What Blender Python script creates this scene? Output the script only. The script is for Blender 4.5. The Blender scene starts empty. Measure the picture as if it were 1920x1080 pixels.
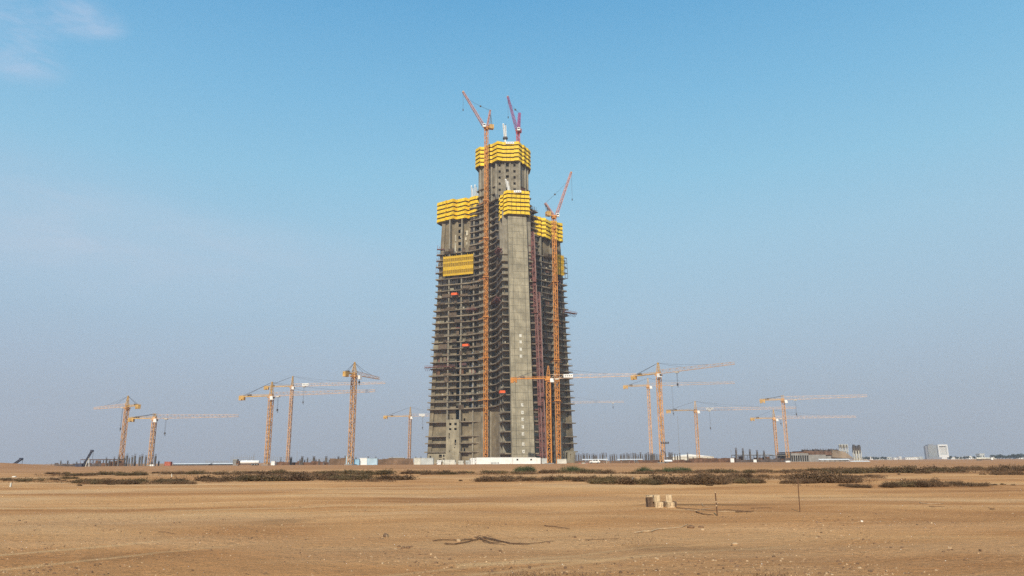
import bpy, math, random
from mathutils import Vector, Matrix, noise
S = bpy.context.scene
COL = S.collection
PI = math.pi
R = math.radians
rnd = random.Random(7)

# ---------------------------------------------------------------- camera
CAM_H = 1.7
PITCH, ROLL, FPX = math.atan(0.2318), 0.0058, 1400.0      # FPX: focal length in pixels of a 1920 px wide frame
cd = bpy.data.cameras.new('camera')
cd.sensor_width = 36.0
cd.lens = 36.0*FPX/1920.0
cd.clip_start, cd.clip_end = 0.1, 20000.0
cam = bpy.data.objects.new('camera', cd)
COL.objects.link(cam)
_f = Vector((0, math.cos(PITCH), math.sin(PITCH)))
_u0 = Vector((0, -math.sin(PITCH), math.cos(PITCH)))
_r0 = Vector((1, 0, 0))
_r = _r0*math.cos(ROLL) - _u0*math.sin(ROLL)
_u = _r0*math.sin(ROLL) + _u0*math.cos(ROLL)
EYE = Vector((0, 0, CAM_H))
cam.matrix_world = Matrix.Translation(EYE) @ Matrix((_r, _u, -_f)).transposed().to_4x4()
S.camera = cam

def ray(px, py):
    return (_f + _r*((px-960)/FPX) + _u*((540-py)/FPX))
def at_z(px, py, z):                       # the point at height z seen at that place
    d = ray(px, py)
    t = (z-CAM_H)/d.z
    return EYE + d*t
def at_y(px, py, Y):                       # the point at distance Y seen at that place
    d = ray(px, py)
    return EYE + d*(Y/d.y)
def base(px, Y, z=0.0):                    # x of a thing standing at distance Y
    p = Vector((0, Y, z-CAM_H))
    zc = p.dot(_f)
    return ((px-960)/FPX*zc + math.sin(ROLL)*p.dot(_u0))/math.cos(ROLL)
def zfor(x, Y, py):                        # height of the pixel row py on the vertical through (x, Y)
    k = (540-py)/FPX
    cp, sp, cr, sr = math.cos(PITCH), math.sin(PITCH), math.cos(ROLL), math.sin(ROLL)
    return CAM_H + (k*cp*Y + cr*sp*Y - x*sr)/(cr*cp - k*sp)
def proj(p):
    q = Vector(p)-EYE
    zc = q.dot(_f)
    return 960+FPX*q.dot(_r)/zc, 540-FPX*q.dot(_u)/zc

# ---------------------------------------------------------------- sky, sun, exposure
SUN_EL, SUN_AZ = R(34), R(10)              # azimuth: how far left of straight behind the camera
SUN = Vector((-math.sin(SUN_AZ)*math.cos(SUN_EL), -math.cos(SUN_AZ)*math.cos(SUN_EL), math.sin(SUN_EL)))
W = bpy.data.worlds.new('World')
S.world = W
W.use_nodes = True
nt = W.node_tree
nt.nodes.clear()
def N(t, kind, **kw):
    n = t.nodes.new(kind)
    for k, v in kw.items():
        setattr(n, k, v)
    return n
def mth(t, op, a, b=None, c=None, clamp=False):
    n = N(t, 'ShaderNodeMath', operation=op)
    n.use_clamp = clamp
    for i, v in enumerate((a, b, c)):
        if v is None: continue
        if isinstance(v, (int, float)): n.inputs[i].default_value = v
        else: t.links.new(v, n.inputs[i])
    return n.outputs[0]
def mixc(t, fac, a, b, blend='MIX'):
    n = N(t, 'ShaderNodeMix', data_type='RGBA', blend_type=blend)
    for i, v in ((0, fac), (6, a), (7, b)):
        if isinstance(v, (int, float)): n.inputs[i].default_value = v
        elif isinstance(v, (tuple, list)): n.inputs[i].default_value = (v[0], v[1], v[2], 1)
        else: t.links.new(v, n.inputs[i])
    return n.outputs[2]
def ramp(t, fac, stops, interp='LINEAR'):
    n = N(t, 'ShaderNodeValToRGB')
    cr = n.color_ramp
    cr.interpolation = interp
    while len(cr.elements) < len(stops): cr.elements.new(0.5)
    for e, (p, c) in zip(cr.elements, stops):
        e.position = p
        e.color = (c[0], c[1], c[2], 1) if isinstance(c, (tuple, list)) else (c, c, c, 1)
    t.links.new(fac, n.inputs[0])
    return n.outputs[0]
def srgb(r, g, b):
    f = lambda v: (v/255/12.92) if v/255 <= 0.04045 else ((v/255+0.055)/1.055)**2.4
    return (f(r), f(g), f(b))

SKY_STRENGTH = 0.1
tc = N(nt, 'ShaderNodeTexCoord')
sky = N(nt, 'ShaderNodeTexSky', sky_type='NISHITA')
sky.sun_disc = False
sky.sun_elevation = SUN_EL
sky.sun_rotation = math.atan2(SUN.x, SUN.y)
sky.air_density, sky.dust_density, sky.ozone_density = 1.2, 2.5, 1.5
sep = N(nt, 'ShaderNodeSeparateXYZ')
nt.links.new(tc.outputs['Generated'], sep.inputs[0])
# dusty lower air: what the sky looks like by height above the horizon
SKYSTOPS = [(0.0, srgb(180, 185, 195)), (0.05, srgb(179, 188, 202)), (0.12, srgb(176, 196, 215)), (0.19, srgb(173, 204, 225)),
            (0.28, srgb(165, 208, 232)), (0.36, srgb(148, 205, 234)), (0.45, srgb(127, 193, 231)), (0.56, srgb(100, 174, 222)), (0.72, srgb(78, 150, 208)), (1.0, srgb(62, 112, 168))]
lo = ramp(nt, sep.outputs[2], SKYSTOPS)
lo10 = N(nt, 'ShaderNodeVectorMath', operation='SCALE')
nt.links.new(lo, lo10.inputs[0])
lo10.inputs['Scale'].default_value = 1.0/SKY_STRENGTH
base_sky = mixc(nt, 0.9, sky.outputs[0], lo10.outputs[0])
# a slightly more violet sky towards the west, under thin high cloud
west = mth(nt, 'MULTIPLY_ADD', sep.outputs[0], -1.1, -0.05, clamp=True)
base_sky = mixc(nt, west, base_sky, mixc(nt, 1.0, base_sky, (0.99, 0.965, 1.0), 'MULTIPLY'))
mp = N(nt, 'ShaderNodeMapping')
mp.inputs['Scale'].default_value = (3.2, 3.2, 11.0)
nt.links.new(tc.outputs['Generated'], mp.inputs[0])
cn = N(nt, 'ShaderNodeTexNoise')
cn.inputs['Scale'].default_value = 2.6
cn.inputs['Detail'].default_value = 7
cn.inputs['Roughness'].default_value = 0.62
cn.inputs['Distortion'].default_value = 0.6
nt.links.new(mp.outputs[0], cn.inputs['Vector'])
wisp = ramp(nt, cn.outputs[0], [(0.36, 0.0), (0.72, 1.0)], 'EASE')
cl = None
def cloud_patch(px, py, width, amount, flat=1.0):
    global cl
    d = ray(px, py).normalized()
    sub = N(nt, 'ShaderNodeVectorMath', operation='SUBTRACT')
    nt.links.new(tc.outputs['Generated'], sub.inputs[0])
    sub.inputs[1].default_value = d
    sc = N(nt, 'ShaderNodeVectorMath', operation='MULTIPLY')
    nt.links.new(sub.outputs[0], sc.inputs[0])
    sc.inputs[1].default_value = (1/width, 1/width, flat/width)
    ln = N(nt, 'ShaderNodeVectorMath', operation='LENGTH')
    nt.links.new(sc.outputs[0], ln.inputs[0])
    m = mth(nt, 'SUBTRACT', 1.0, ln.outputs['Value'], clamp=True)
    m = mth(nt, 'MULTIPLY', m, amount)
    cl = m if cl is None else mth(nt, 'ADD', cl, m, clamp=True)
cloud_patch(6, 95, 0.070, 1.9, 1.8)
cloud_patch(162, 40, 0.048, 1.5, 2.0)
cloud_patch(80, 0, 0.09, 0.7, 2.2)
cloud_patch(0, 20, 0.07, 0.6, 2.2)
thick = mth(nt, 'MULTIPLY', cl, wisp)
cloud_c = tuple(v/SKY_STRENGTH for v in srgb(184, 205, 232))
sky_c = mixc(nt, mth(nt, 'MULTIPLY', thick, 0.6, clamp=True), base_sky, cloud_c)
# broad thin veil
cl = None
cloud_patch(190, 465, 0.40, 1.0, 5.5)
cloud_patch(0, 330, 0.25, 0.35, 4.0)
veil = mth(nt, 'MULTIPLY', cl, mth(nt, 'MULTIPLY_ADD', wisp, 0.5, 0.5))
sky_c = mixc(nt, mth(nt, 'MULTIPLY', veil, 0.75, clamp=True), sky_c, tuple(v/SKY_STRENGTH for v in srgb(190, 207, 226)))
bg = N(nt, 'ShaderNodeBackground')
bg.inputs['Strength'].default_value = SKY_STRENGTH
nt.links.new(sky_c, bg.inputs['Color'])
wo = N(nt, 'ShaderNodeOutputWorld')
nt.links.new(bg.outputs[0], wo.inputs['Surface'])

sl = bpy.data.lights.new('sun', 'SUN')
sl.energy, sl.angle, sl.color = 4.6, R(0.6), (1.0, 0.90, 0.73)
so = bpy.data.objects.new('sun', sl)
COL.objects.link(so)
so.rotation_mode = 'QUATERNION'
so.rotation_quaternion = SUN.to_track_quat('Z', 'Y')
so.location = (-100, -100, 400)

S.view_settings.view_transform = 'Standard'
S.view_settings.look = 'None'
S.view_settings.gamma = 1.0
S.view_settings.exposure = 0.0
S.render.engine = 'CYCLES'
S.cycles.max_bounces = 5
S.cycles.diffuse_bounces = 3
S.cycles.volume_bounces = 0
S.cycles.use_denoising = False
S.render.filter_size = 1.25

# ---------------------------------------------------------------- materials
def material(name, col, rough=0.85, var=0.12, scale=1.0, metal=0.0, col2=None, bump=0.0, bscale=None, streak=0.0, stretch=(1, 1, 1), coords='Object', detail=6, per=0.0):
    m = bpy.data.materials.new(name)
    m.use_nodes = True
    t = m.node_tree
    b = t.nodes['Principled BSDF']
    b.inputs['Roughness'].default_value = rough
    b.inputs['Metallic'].default_value = metal
    try: b.inputs['Specular IOR Level'].default_value = 0.25
    except Exception: pass
    if coords == 'World':
        g = N(t, 'ShaderNodeNewGeometry'); vec = g.outputs['Position']
    else:
        g = N(t, 'ShaderNodeTexCoord'); vec = g.outputs['Object']
    mpn = N(t, 'ShaderNodeMapping')
    mpn.inputs['Scale'].default_value = stretch
    t.links.new(vec, mpn.inputs[0])
    n = N(t, 'ShaderNodeTexNoise')
    n.inputs['Scale'].default_value = scale
    n.inputs['Detail'].default_value = detail
    n.inputs['Roughness'].default_value = 0.6
    t.links.new(mpn.outputs[0], n.inputs['Vector'])
    c2 = col2 or tuple(v*(1-2*var) for v in col)
    c1 = tuple(min(1.0, v*(1+var)) for v in col) if col2 is None else col
    c = ramp(t, n.outputs[0], [(0.3, c2), (0.68, c1)])
    if streak > 0:                          # rain streaks and leaks down concrete
        m2 = N(t, 'ShaderNodeMapping')
        m2.inputs['Scale'].default_value = (0.55, 0.55, 0.045)
        t.links.new(vec, m2.inputs[0])
        n2 = N(t, 'ShaderNodeTexNoise')
        n2.inputs['Scale'].default_value = 1.6
        n2.inputs['Detail'].default_value = 5
        t.links.new(m2.outputs[0], n2.inputs['Vector'])
        f = ramp(t, n2.outputs[0], [(0.42, 0.0), (0.66, 1.0)])
        c = mixc(t, mth(t, 'MULTIPLY', f, streak), c, tuple(v*0.5 for v in col))
    if per > 0:
        oi = N(t, 'ShaderNodeObjectInfo')
        k = mth(t, 'MULTIPLY_ADD', oi.outputs['Random'], per, 1-per/2)
        v = N(t, 'ShaderNodeVectorMath', operation='SCALE')
        t.links.new(c, v.inputs[0]); t.links.new(k, v.inputs['Scale'])
        c = v.outputs[0]
    t.links.new(c, b.inputs['Base Color'])
    if bump > 0:
        n3 = N(t, 'ShaderNodeTexNoise')
        n3.inputs['Scale'].default_value = bscale or scale*4
        n3.inputs['Detail'].default_value = 6
        t.links.new(vec, n3.inputs['Vector'])
        bp = N(t, 'ShaderNodeBump')
        bp.inputs['Strength'].default_value = bump
        bp.inputs['Distance'].default_value = 0.05
        t.links.new(n3.outputs[0], bp.inputs['Height'])
        t.links.new(bp.outputs[0], b.inputs['Normal'])
    return m

M = {}
M['fin'] = material('board_marked_concrete', (0.345, 0.305, 0.215), 0.9, 0.20, 0.16, streak=0.45, detail=10)
M['wall'] = material('grey_brown_concrete', (0.25, 0.205, 0.135), 0.92, 0.26, 0.14, streak=0.40, detail=9)
M['core'] = material('core_concrete', (0.27, 0.235, 0.175), 0.92, 0.25, 0.18, streak=0.40, detail=9)
M['net'] = material('brown_debris_net', (0.13, 0.095, 0.065), 0.95, 0.3, 0.6, per=0.5)
M['litter'] = material('dry_brown_undergrowth', (0.24, 0.145, 0.078), 0.95, 0.3, 1.0, col2=(0.13, 0.075, 0.04))
M['slab'] = material('slab_concrete', (0.225, 0.185, 0.130), 0.92, 0.24, 0.22, detail=8)
M['pier'] = material('pier_concrete', (0.29, 0.26, 0.20), 0.92, 0.2, 0.2, streak=0.35, detail=8)
M['joint'] = material('joint_shadow_gap', (0.10, 0.092, 0.07), 0.95, 0.2, 0.5)
M['pale'] = material('pale_concrete_patch', (0.52, 0.48, 0.37), 0.9, 0.2, 0.3)
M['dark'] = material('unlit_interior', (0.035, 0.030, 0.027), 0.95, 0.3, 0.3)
M['yellow'] = material('yellow_formwork_sheet', (0.84, 0.56, 0.026), 0.6, 0.16, 0.5, streak=0.26, per=0.2)
M['mesh'] = material('yellow_perforated_sheet', (0.60, 0.38, 0.022), 0.6, 0.12, 0.7)
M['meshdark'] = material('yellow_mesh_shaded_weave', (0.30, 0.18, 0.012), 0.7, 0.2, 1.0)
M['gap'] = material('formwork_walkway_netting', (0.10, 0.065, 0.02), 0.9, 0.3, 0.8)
M['orange'] = material('bright_orange_crane_paint', (0.58, 0.235, 0.045), 0.55, 0.2, 0.3)
M['mast'] = material('faded_orange_crane_paint', (0.64, 0.36, 0.16), 0.6, 0.22, 0.3, per=0.3)
M['jib'] = material('faded_pink_crane_paint', (0.64, 0.45, 0.31), 0.6, 0.15, 0.3, per=0.25)
M['counter'] = material('ochre_counterweight_paint', (0.60, 0.37, 0.12), 0.6, 0.15, 0.4)
M['redcrane'] = material('red_crane_paint', (0.46, 0.07, 0.10), 0.5, 0.2, 0.4)
M['pinkcrane'] = material('pale_red_crane_paint', (0.62, 0.33, 0.28), 0.5, 0.2, 0.4)
M['purple'] = material('violet_red_crane_paint', (0.46, 0.16, 0.36), 0.5, 0.2, 0.4)
M['hoist'] = material('oxide_red_hoist_steel', (0.20, 0.085, 0.072), 0.7, 0.25, 0.4)
M['hoistpale'] = material('dusty_hoist_rail', (0.38, 0.25, 0.22), 0.7, 0.2, 0.4)
M['white'] = material('white_paint', (0.80, 0.80, 0.77), 0.5, 0.06, 0.5)
M['offwhite'] = material('dusty_white_sheet', (0.62, 0.60, 0.52), 0.7, 0.12, 0.4)
M['palegrey'] = material('pale_grey_sheet', (0.50, 0.52, 0.50), 0.6, 0.1, 0.4)
M['paleblue'] = material('pale_blue_sheet', (0.42, 0.56, 0.66), 0.6, 0.1, 0.4)
M['blue'] = material('light_blue_sheet', (0.30, 0.50, 0.66), 0.6, 0.1, 0.4)
M['glass'] = material('dark_window_glass', (0.03, 0.035, 0.04), 0.15, 0.1, 1)
M['steel'] = material('dark_steel', (0.09, 0.085, 0.09), 0.6, 0.2, 0.5)
M['bluesteel'] = material('blue_black_steel', (0.06, 0.065, 0.10), 0.6, 0.2, 0.5)
M['rust'] = material('rusty_brown_steel', (0.16, 0.085, 0.05), 0.9, 0.3, 0.4)
M['rustwall'] = material('brown_hoarding', (0.19, 0.12, 0.075), 0.9, 0.3, 0.15, detail=8)
M['rebar'] = material('weathered_rebar', (0.11, 0.085, 0.075), 0.9, 0.25, 0.5)
M['column'] = material('raw_column_concrete', (0.12, 0.105, 0.095), 0.95, 0.3, 0.3, per=0.5)
M['red'] = material('orange_red_safety_sheet', (0.80, 0.13, 0.03), 0.6, 0.1, 0.8)
M['redwhite'] = material('dull_red_sheet', (0.45, 0.13, 0.08), 0.7, 0.15, 0.8)
M['tyre'] = material('black_rubber', (0.03, 0.03, 0.03), 0.9, 0.1, 1)
M['grey'] = material('mid_grey_block', (0.27, 0.26, 0.24), 0.9, 0.15, 0.3)
M['brownroof'] = material('brown_earth_fill', (0.25, 0.18, 0.12), 0.95, 0.25, 0.1, detail=9)
M['timber'] = material('sunbleached_timber', (0.56, 0.42, 0.26), 0.9, 0.22, 4.0, stretch=(1, 1, 0.25), bump=0.5, bscale=14)
M['oldtimber'] = material('dark_weathered_timber', (0.16, 0.105, 0.07), 0.95, 0.35, 6.0, stretch=(1, 1, 0.3), bump=0.6, bscale=14)
M['stick'] = material('dry_bleached_wood', (0.56, 0.40, 0.24), 0.9, 0.2, 6.0)
M['darkstick'] = material('dark_dry_wood', (0.16, 0.092, 0.055), 0.95, 0.3, 6.0)
M['stone'] = material('pale_stone', (0.52, 0.36, 0.21), 0.95, 0.2, 6.0)
M['shell'] = material('white_shell_chips', (0.80, 0.74, 0.62), 0.8, 0.1, 6.0)
M['clod'] = material('dark_dirt_clods', (0.22, 0.13, 0.075), 0.95, 0.3, 6.0)
M['shrub'] = material('dry_brown_scrub', (0.20, 0.125, 0.070), 0.95, 0.3, 1.2, col2=(0.095, 0.056, 0.032), per=0.5)
M['olive'] = material('olive_scrub', (0.19, 0.135, 0.068), 0.95, 0.3, 1.2, col2=(0.090, 0.064, 0.032), per=0.4)
M['green'] = material('dusty_green_scrub', (0.12, 0.14, 0.065), 0.95, 0.3, 1.2, col2=(0.05, 0.062, 0.028), per=0.3)
M['tree'] = material('grey_green_foliage', (0.075, 0.085, 0.06), 0.95, 0.3, 0.6, col2=(0.035, 0.042, 0.03), per=0.4)
M['trunk'] = material('grey_bark', (0.14, 0.11, 0.085), 0.95, 0.2, 2.0)
M['hotelgrey'] = material('grey_facade', (0.26, 0.26, 0.28), 0.6, 0.08, 0.02)  # darker grey set in the colour for the block's left wings and podium
M['hotelwhite'] = material('white_facade', (0.74, 0.73, 0.70), 0.7, 0.05, 0.05)
M['hotelpanel'] = material('pale_grey_green_facade', (0.38, 0.39, 0.36), 0.6, 0.08, 0.05)

# ---------------------------------------------------------------- mesh helpers
class MB:
    def __init__(self): self.v = []; self.f = []
    def add(self, vs, fs):
        o = len(self.v)
        self.v += [tuple(p) for p in vs]
        self.f += [tuple(i+o for i in f) for f in fs]
        return self
    def hexa(self, b, t):                   # bottom quad and top quad, counter-clockwise from above
        return self.add(list(b)+list(t), [(3, 2, 1, 0), (4, 5, 6, 7), (0, 1, 5, 4), (1, 2, 6, 5), (2, 3, 7, 6), (3, 0, 4, 7)])
    def box(self, x0, x1, y0, y1, z0, z1):
        return self.hexa([(x0, y0, z0), (x1, y0, z0), (x1, y1, z0), (x0, y1, z0)], [(x0, y0, z1), (x1, y0, z1), (x1, y1, z1), (x0, y1, z1)])
    def bar(self, p0, p1, w, h=None, up=None):
        p0, p1 = Vector(p0), Vector(p1)
        d = p1-p0
        if d.length < 1e-6: return self
        d.normalize()
        ref = Vector(up) if up else (Vector((0, 0, 1)) if abs(d.z) < 0.95 else Vector((0, 1, 0)))
        a = d.cross(ref).normalized(); b = a.cross(d)
        h = h or w
        a *= w/2; b *= h/2
        q = [p0-a-b, p0+a-b, p0+a+b, p0-a+b, p1-a-b, p1+a-b, p1+a+b, p1-a+b]
        return self.add(q, [(0, 1, 2, 3), (7, 6, 5, 4), (0, 4, 5, 1), (1, 5, 6, 2), (2, 6, 7, 3), (3, 7, 4, 0)])
    def tube(self, pts, r, n=8, cap=True):
        rings = []
        pts = [Vector(p) for p in pts]
        rs = r if isinstance(r, (list, tuple)) else [r]*len(pts)
        o = len(self.v)
        for i, p in enumerate(pts):
            d = (pts[min(i+1, len(pts)-1)]-pts[max(i-1, 0)]).normalized()
            ref = Vector((0, 0, 1)) if abs(d.z) < 0.9 else Vector((0, 1, 0))
            a = d.cross(ref).normalized(); b = a.cross(d)
            for k in range(n):
                q = p + a*(rs[i]*math.cos(2*PI*k/n)) + b*(rs[i]*math.sin(2*PI*k/n))
                self.v.append(tuple(q))
        for i in range(len(pts)-1):
            for k in range(n):
                k2 = (k+1) % n
                self.f.append((o+i*n+k, o+i*n+k2, o+(i+1)*n+k2, o+(i+1)*n+k))
        if cap:
            self.f.append(tuple(o+k for k in range(n))[::-1])
            e = o+(len(pts)-1)*n
            self.f.append(tuple(e+k for k in range(n)))
        return self
    def prism(self, poly0, z0, z1, poly1=None):   # polygon counter-clockwise from above
        poly1 = poly1 or poly0
        n = len(poly0)
        vs = [(p[0], p[1], z0) for p in poly0]+[(p[0], p[1], z1) for p in poly1]
        fs = [tuple(range(n))[::-1], tuple(range(n, 2*n))]+[(i, (i+1) % n, n+(i+1) % n, n+i) for i in range(n)]
        return self.add(vs, fs)
    def wall(self, o, u, th, width, z0, z1, holes):
        """upright wall from o along the unit vector u; outward side is u turned clockwise; holes = (u0, u1, z0, z1)"""
        u = Vector((u[0], u[1], 0)).normalized(); nrm = Vector((u.y, -u.x, 0)); o = Vector((o[0], o[1], 0))
        us = sorted({0.0, width, *[min(max(h[0], 0), width) for h in holes], *[min(max(h[1], 0), width) for h in holes]})
        zs = sorted({z0, z1, *[min(max(h[2], z0), z1) for h in holes], *[min(max(h[3], z0), z1) for h in holes]})
        solid = lambda i, j: 0 <= i < len(us)-1 and 0 <= j < len(zs)-1 and not any(h[0] <= (us[i]+us[i+1])/2 <= h[1] and h[2] <= (zs[j]+zs[j+1])/2 <= h[3] for h in holes)
        P = lambda a, z, k: tuple(o+u*a+nrm*(-th*k)+Vector((0, 0, z)))
        for i in range(len(us)-1):
            for j in range(len(zs)-1):
                if not solid(i, j): continue
                a, b, c, d = us[i], us[i+1], zs[j], zs[j+1]
                self.add([P(a, c, 0), P(b, c, 0), P(b, d, 0), P(a, d, 0)], [(0, 1, 2, 3)])
                self.add([P(a, c, 1), P(b, c, 1), P(b, d, 1), P(a, d, 1)], [(3, 2, 1, 0)])
                if not solid(i-1, j): self.add([P(a, c, 1), P(a, c, 0), P(a, d, 0), P(a, d, 1)], [(0, 1, 2, 3)])
                if not solid(i+1, j): self.add([P(b, c, 0), P(b, c, 1), P(b, d, 1), P(b, d, 0)], [(0, 1, 2, 3)])
                if not solid(i, j-1): self.add([P(a, c, 1), P(b, c, 1), P(b, c, 0), P(a, c, 0)], [(0, 1, 2, 3)])
                if not solid(i, j+1): self.add([P(a, d, 0), P(b, d, 0), P(b, d, 1), P(a, d, 1)], [(0, 1, 2, 3)])
        return self
    def lattice(self, p0, p1, w, h, n, chord, brace, up=(0, 0, 1), w1=None, h1=None, tri=False):
        """box or triangular truss from p0 to p1"""
        p0, p1 = Vector(p0), Vector(p1)
        d = (p1-p0).normalized()
        a = d.cross(Vector(up)).normalized(); b = a.cross(d).normalized()
        w1 = w if w1 is None else w1; h1 = h if h1 is None else h1
        def sec(t):
            c = p0.lerp(p1, t); ww = w+(w1-w)*t; hh = h+(h1-h)*t
            if tri: return [c-a*ww/2-b*hh/2, c+a*ww/2-b*hh/2, c+b*hh/2]
            return [c-a*ww/2-b*hh/2, c+a*ww/2-b*hh/2, c+a*ww/2+b*hh/2, c-a*ww/2+b*hh/2]
        s0, s1 = sec(0), sec(1)
        for x, y in zip(s0, s1): self.bar(x, y, chord, up=tuple(b))
        k = len(s0)
        prev = s0
        for i in range(n):
            cur = sec((i+1)/n)
            for j in range(k):
                j2 = (j+1) % k
                if (i+j) % 2: self.bar(prev[j], cur[j2], brace)
                else: self.bar(prev[j2], cur[j], brace)
                self.bar(cur[j], cur[j2], brace)
            prev = cur
        return self
    def build(self, name, mat, parent=None, smooth=False):
        me = bpy.data.meshes.new(name)
        me.from_pydata(self.v, [], self.f)
        me.update()
        if smooth:
            me.polygons.foreach_set('use_smooth', [True]*len(me.polygons))
        me.materials.append(M[mat] if isinstance(mat, str) else mat)
        o = bpy.data.objects.new(name, me)
        COL.objects.link(o)
        if parent is not None: o.parent = parent
        return o
def tag(o, label, cat, group=None, kind=None):
    if label: o['label'] = label
    if cat: o['category'] = cat
    if group: o['group'] = group
    o['kind'] = kind or 'thing'
    return o
def thing(name, label, cat, loc=(0, 0, 0), rz=0.0, group=None):
    o = bpy.data.objects.new(name, None)
    COL.objects.link(o)
    o.location = loc; o.rotation_euler = (0, 0, rz)
    o.empty_display_size = 1
    return tag(o, label, cat, group)
def copy_tree(o, label=None, loc=None, rz=None, scale=None):
    c = o.copy(); COL.objects.link(c)
    for ch in list(o.children):
        d = ch.copy(); COL.objects.link(d); d.parent = c
        for g in list(ch.children):
            e = g.copy(); COL.objects.link(e); e.parent = d
    if label: c['label'] = label
    if loc is not None: c.location = loc
    if rz is not None: c.rotation_euler = (0, 0, rz)
    if scale is not None: c.scale = scale
    return c

# ---------------------------------------------------------------- the ground: one sheet to the horizon
def fbm(x, y, s, o=3):
    v, a = 0.0, 1.0
    for i in range(o):
        v += a*noise.noise(Vector((x*s, y*s, 3.7+i)))
        s *= 2.1; a *= 0.5
    return v
def ground_z(x, y):
    r = math.hypot(x, y)
    near = max(0.0, 1-r/140)
    z = (0.10*fbm(x, y, 0.11) + 0.035*fbm(x, y, 0.6, 2))*near
    z += 0.25*fbm(x, y, 0.02, 2)*max(0, min(1, (r-60)/80))*max(0, 1-(r-140)/160 if r > 140 else 1)
    # low berm in front of the excavators
    z += 2.3*math.exp(-((y-330)/22)**2)*max(0, min(1, (-190-x)/30))
    return z
def make_ground():
    angs = []
    n1 = 300
    for i in range(n1+1): angs.append(R(-46+92*i/n1))
    for i in range(1, 60): angs.append(R(46+(360-92)*i/60))
    rs = [2.5*(4800/2.5)**(i/330) for i in range(331)]
    mb = MB()
    na = len(angs)
    mb.v.append((0, 0, ground_z(0, 0)))
    for r in rs:
        for a in angs:
            x, y = r*math.sin(a), r*math.cos(a)
            mb.v.append((x, y, ground_z(x, y) if r < 450 else 0.0))
    for k in range(na): mb.f.append((0, 1+(k+1) % na, 1+k))
    for i in range(len(rs)-1):
        o = 1+i*na
        for k in range(na):
            k2 = (k+1) % na
            mb.f.append((o+k, o+k2, o+na+k2, o+na+k))
    m = bpy.data.materials.new('dry_sand_and_dust')
    m.use_nodes = True
    t = m.node_tree
    b = t.nodes['Principled BSDF']
    b.inputs['Roughness'].default_value = 0.95
    b.inputs['Specular IOR Level'].default_value = 0.1
    g = N(t, 'ShaderNodeNewGeometry')
    pos = g.outputs['Position']
    def nz(scale, detail=6, stretch=(1, 1, 1), rough=0.6, dist=0.0):
        mpn = N(t, 'ShaderNodeMapping'); mpn.inputs['Scale'].default_value = stretch
        t.links.new(pos, mpn.inputs[0])
        n = N(t, 'ShaderNodeTexNoise')
        n.inputs['Scale'].default_value = scale; n.inputs['Detail'].default_value = detail
        n.inputs['Roughness'].default_value = rough; n.inputs['Distortion'].default_value = dist
        t.links.new(mpn.outputs[0], n.inputs['Vector'])
        return n.outputs[0]
    sx = N(t, 'ShaderNodeSeparateXYZ'); t.links.new(pos, sx.inputs[0])
    c = ramp(t, nz(0.12, 7, (0.5, 1.3, 1), 0.62, 0.5), [(0.34, SAND[0]), (0.45, SAND[1]), (0.55, SAND[2]), (0.68, SAND[3])])
    # wind-swept and driven-over streaks
    st = nz(0.40, 6, (0.10, 1.0, 1), 0.62, 0.5)
    c = mixc(t, mth(t, 'MULTIPLY', ramp(t, st, [(0.52, 0.0), (0.68, 1.0)]), 0.5), c, SAND[4])
    c = mixc(t, mth(t, 'MULTIPLY', ramp(t, st, [(0.34, 1.0), (0.46, 0.0)]), 0.4), c, SAND[0])
    # browner trampled earth in broad patches, mostly near
    nr = N(t, 'ShaderNodeMapRange'); nr.inputs[1].default_value = 30; nr.inputs[2].default_value = 11
    t.links.new(mth(t, 'ADD', sx.outputs[1], mth(t, 'MULTIPLY_ADD', nz(0.16, 5, (1, 1, 1), 0.6, 0.8), 40, -20)), nr.inputs[0])
    c = mixc(t, mth(t, 'MULTIPLY', nr.outputs[0], 0.5), c, (0.42, 0.20, 0.078))
    # broad pale worn patches
    wn_ = ramp(t, nz(0.055, 5, (0.5, 1.5, 1), 0.6, 0.6), [(0.50, 0.0), (0.62, 1.0)])
    c = mixc(t, mth(t, 'MULTIPLY', wn_, 0.45), c, (0.74, 0.48, 0.25))
    # gritty patches
    gp = ramp(t, nz(0.35, 4), [(0.45, 0.25), (0.62, 1.0)])
    gr = nz(9.0, 5, (1, 1, 1), 0.75)
    k = mth(t, 'MULTIPLY_ADD', mth(t, 'MULTIPLY', mth(t, 'SUBTRACT', gr, 0.5), gp), 2.4, 1.0)
    fine = nz(40.0, 3, (1, 1, 1), 0.8)
    k = mth(t, 'MULTIPLY', k, mth(t, 'MULTIPLY_ADD', mth(t, 'SUBTRACT', fine, 0.5), 0.9, 1.0))
    v = N(t, 'ShaderNodeVectorMath', operation='SCALE')
    t.links.new(c, v.inputs[0]); t.links.new(k, v.inputs['Scale'])
    c = v.outputs[0]
    # tiny pale chips
    vo = N(t, 'ShaderNodeTexVoronoi'); vo.inputs['Scale'].default_value = 2.6
    t.links.new(pos, vo.inputs['Vector'])
    chip = ramp(t, vo.outputs['Distance'], [(0.035, 1.0), (0.05, 0.0)])
    c = mixc(t, mth(t, 'MULTIPLY', chip, 0.45), c, (0.68, 0.52, 0.33))
    # redder, darker earth on the building site itself
    far = N(t, 'ShaderNodeMapRange'); far.inputs[1].default_value = 95; far.inputs[2].default_value = 230
    t.links.new(mth(t, 'ADD', sx.outputs[1], mth(t, 'MULTIPLY', nz(0.02, 3), 60)), far.inputs[0])
    farc = ramp(t, nz(0.03, 6, (0.4, 1.4, 1)), [(0.35, SAND[5]), (0.65, SAND[6])])
    c = mixc(t, mth(t, 'MULTIPLY', far.outputs[0], 0.85), c, farc)
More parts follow.
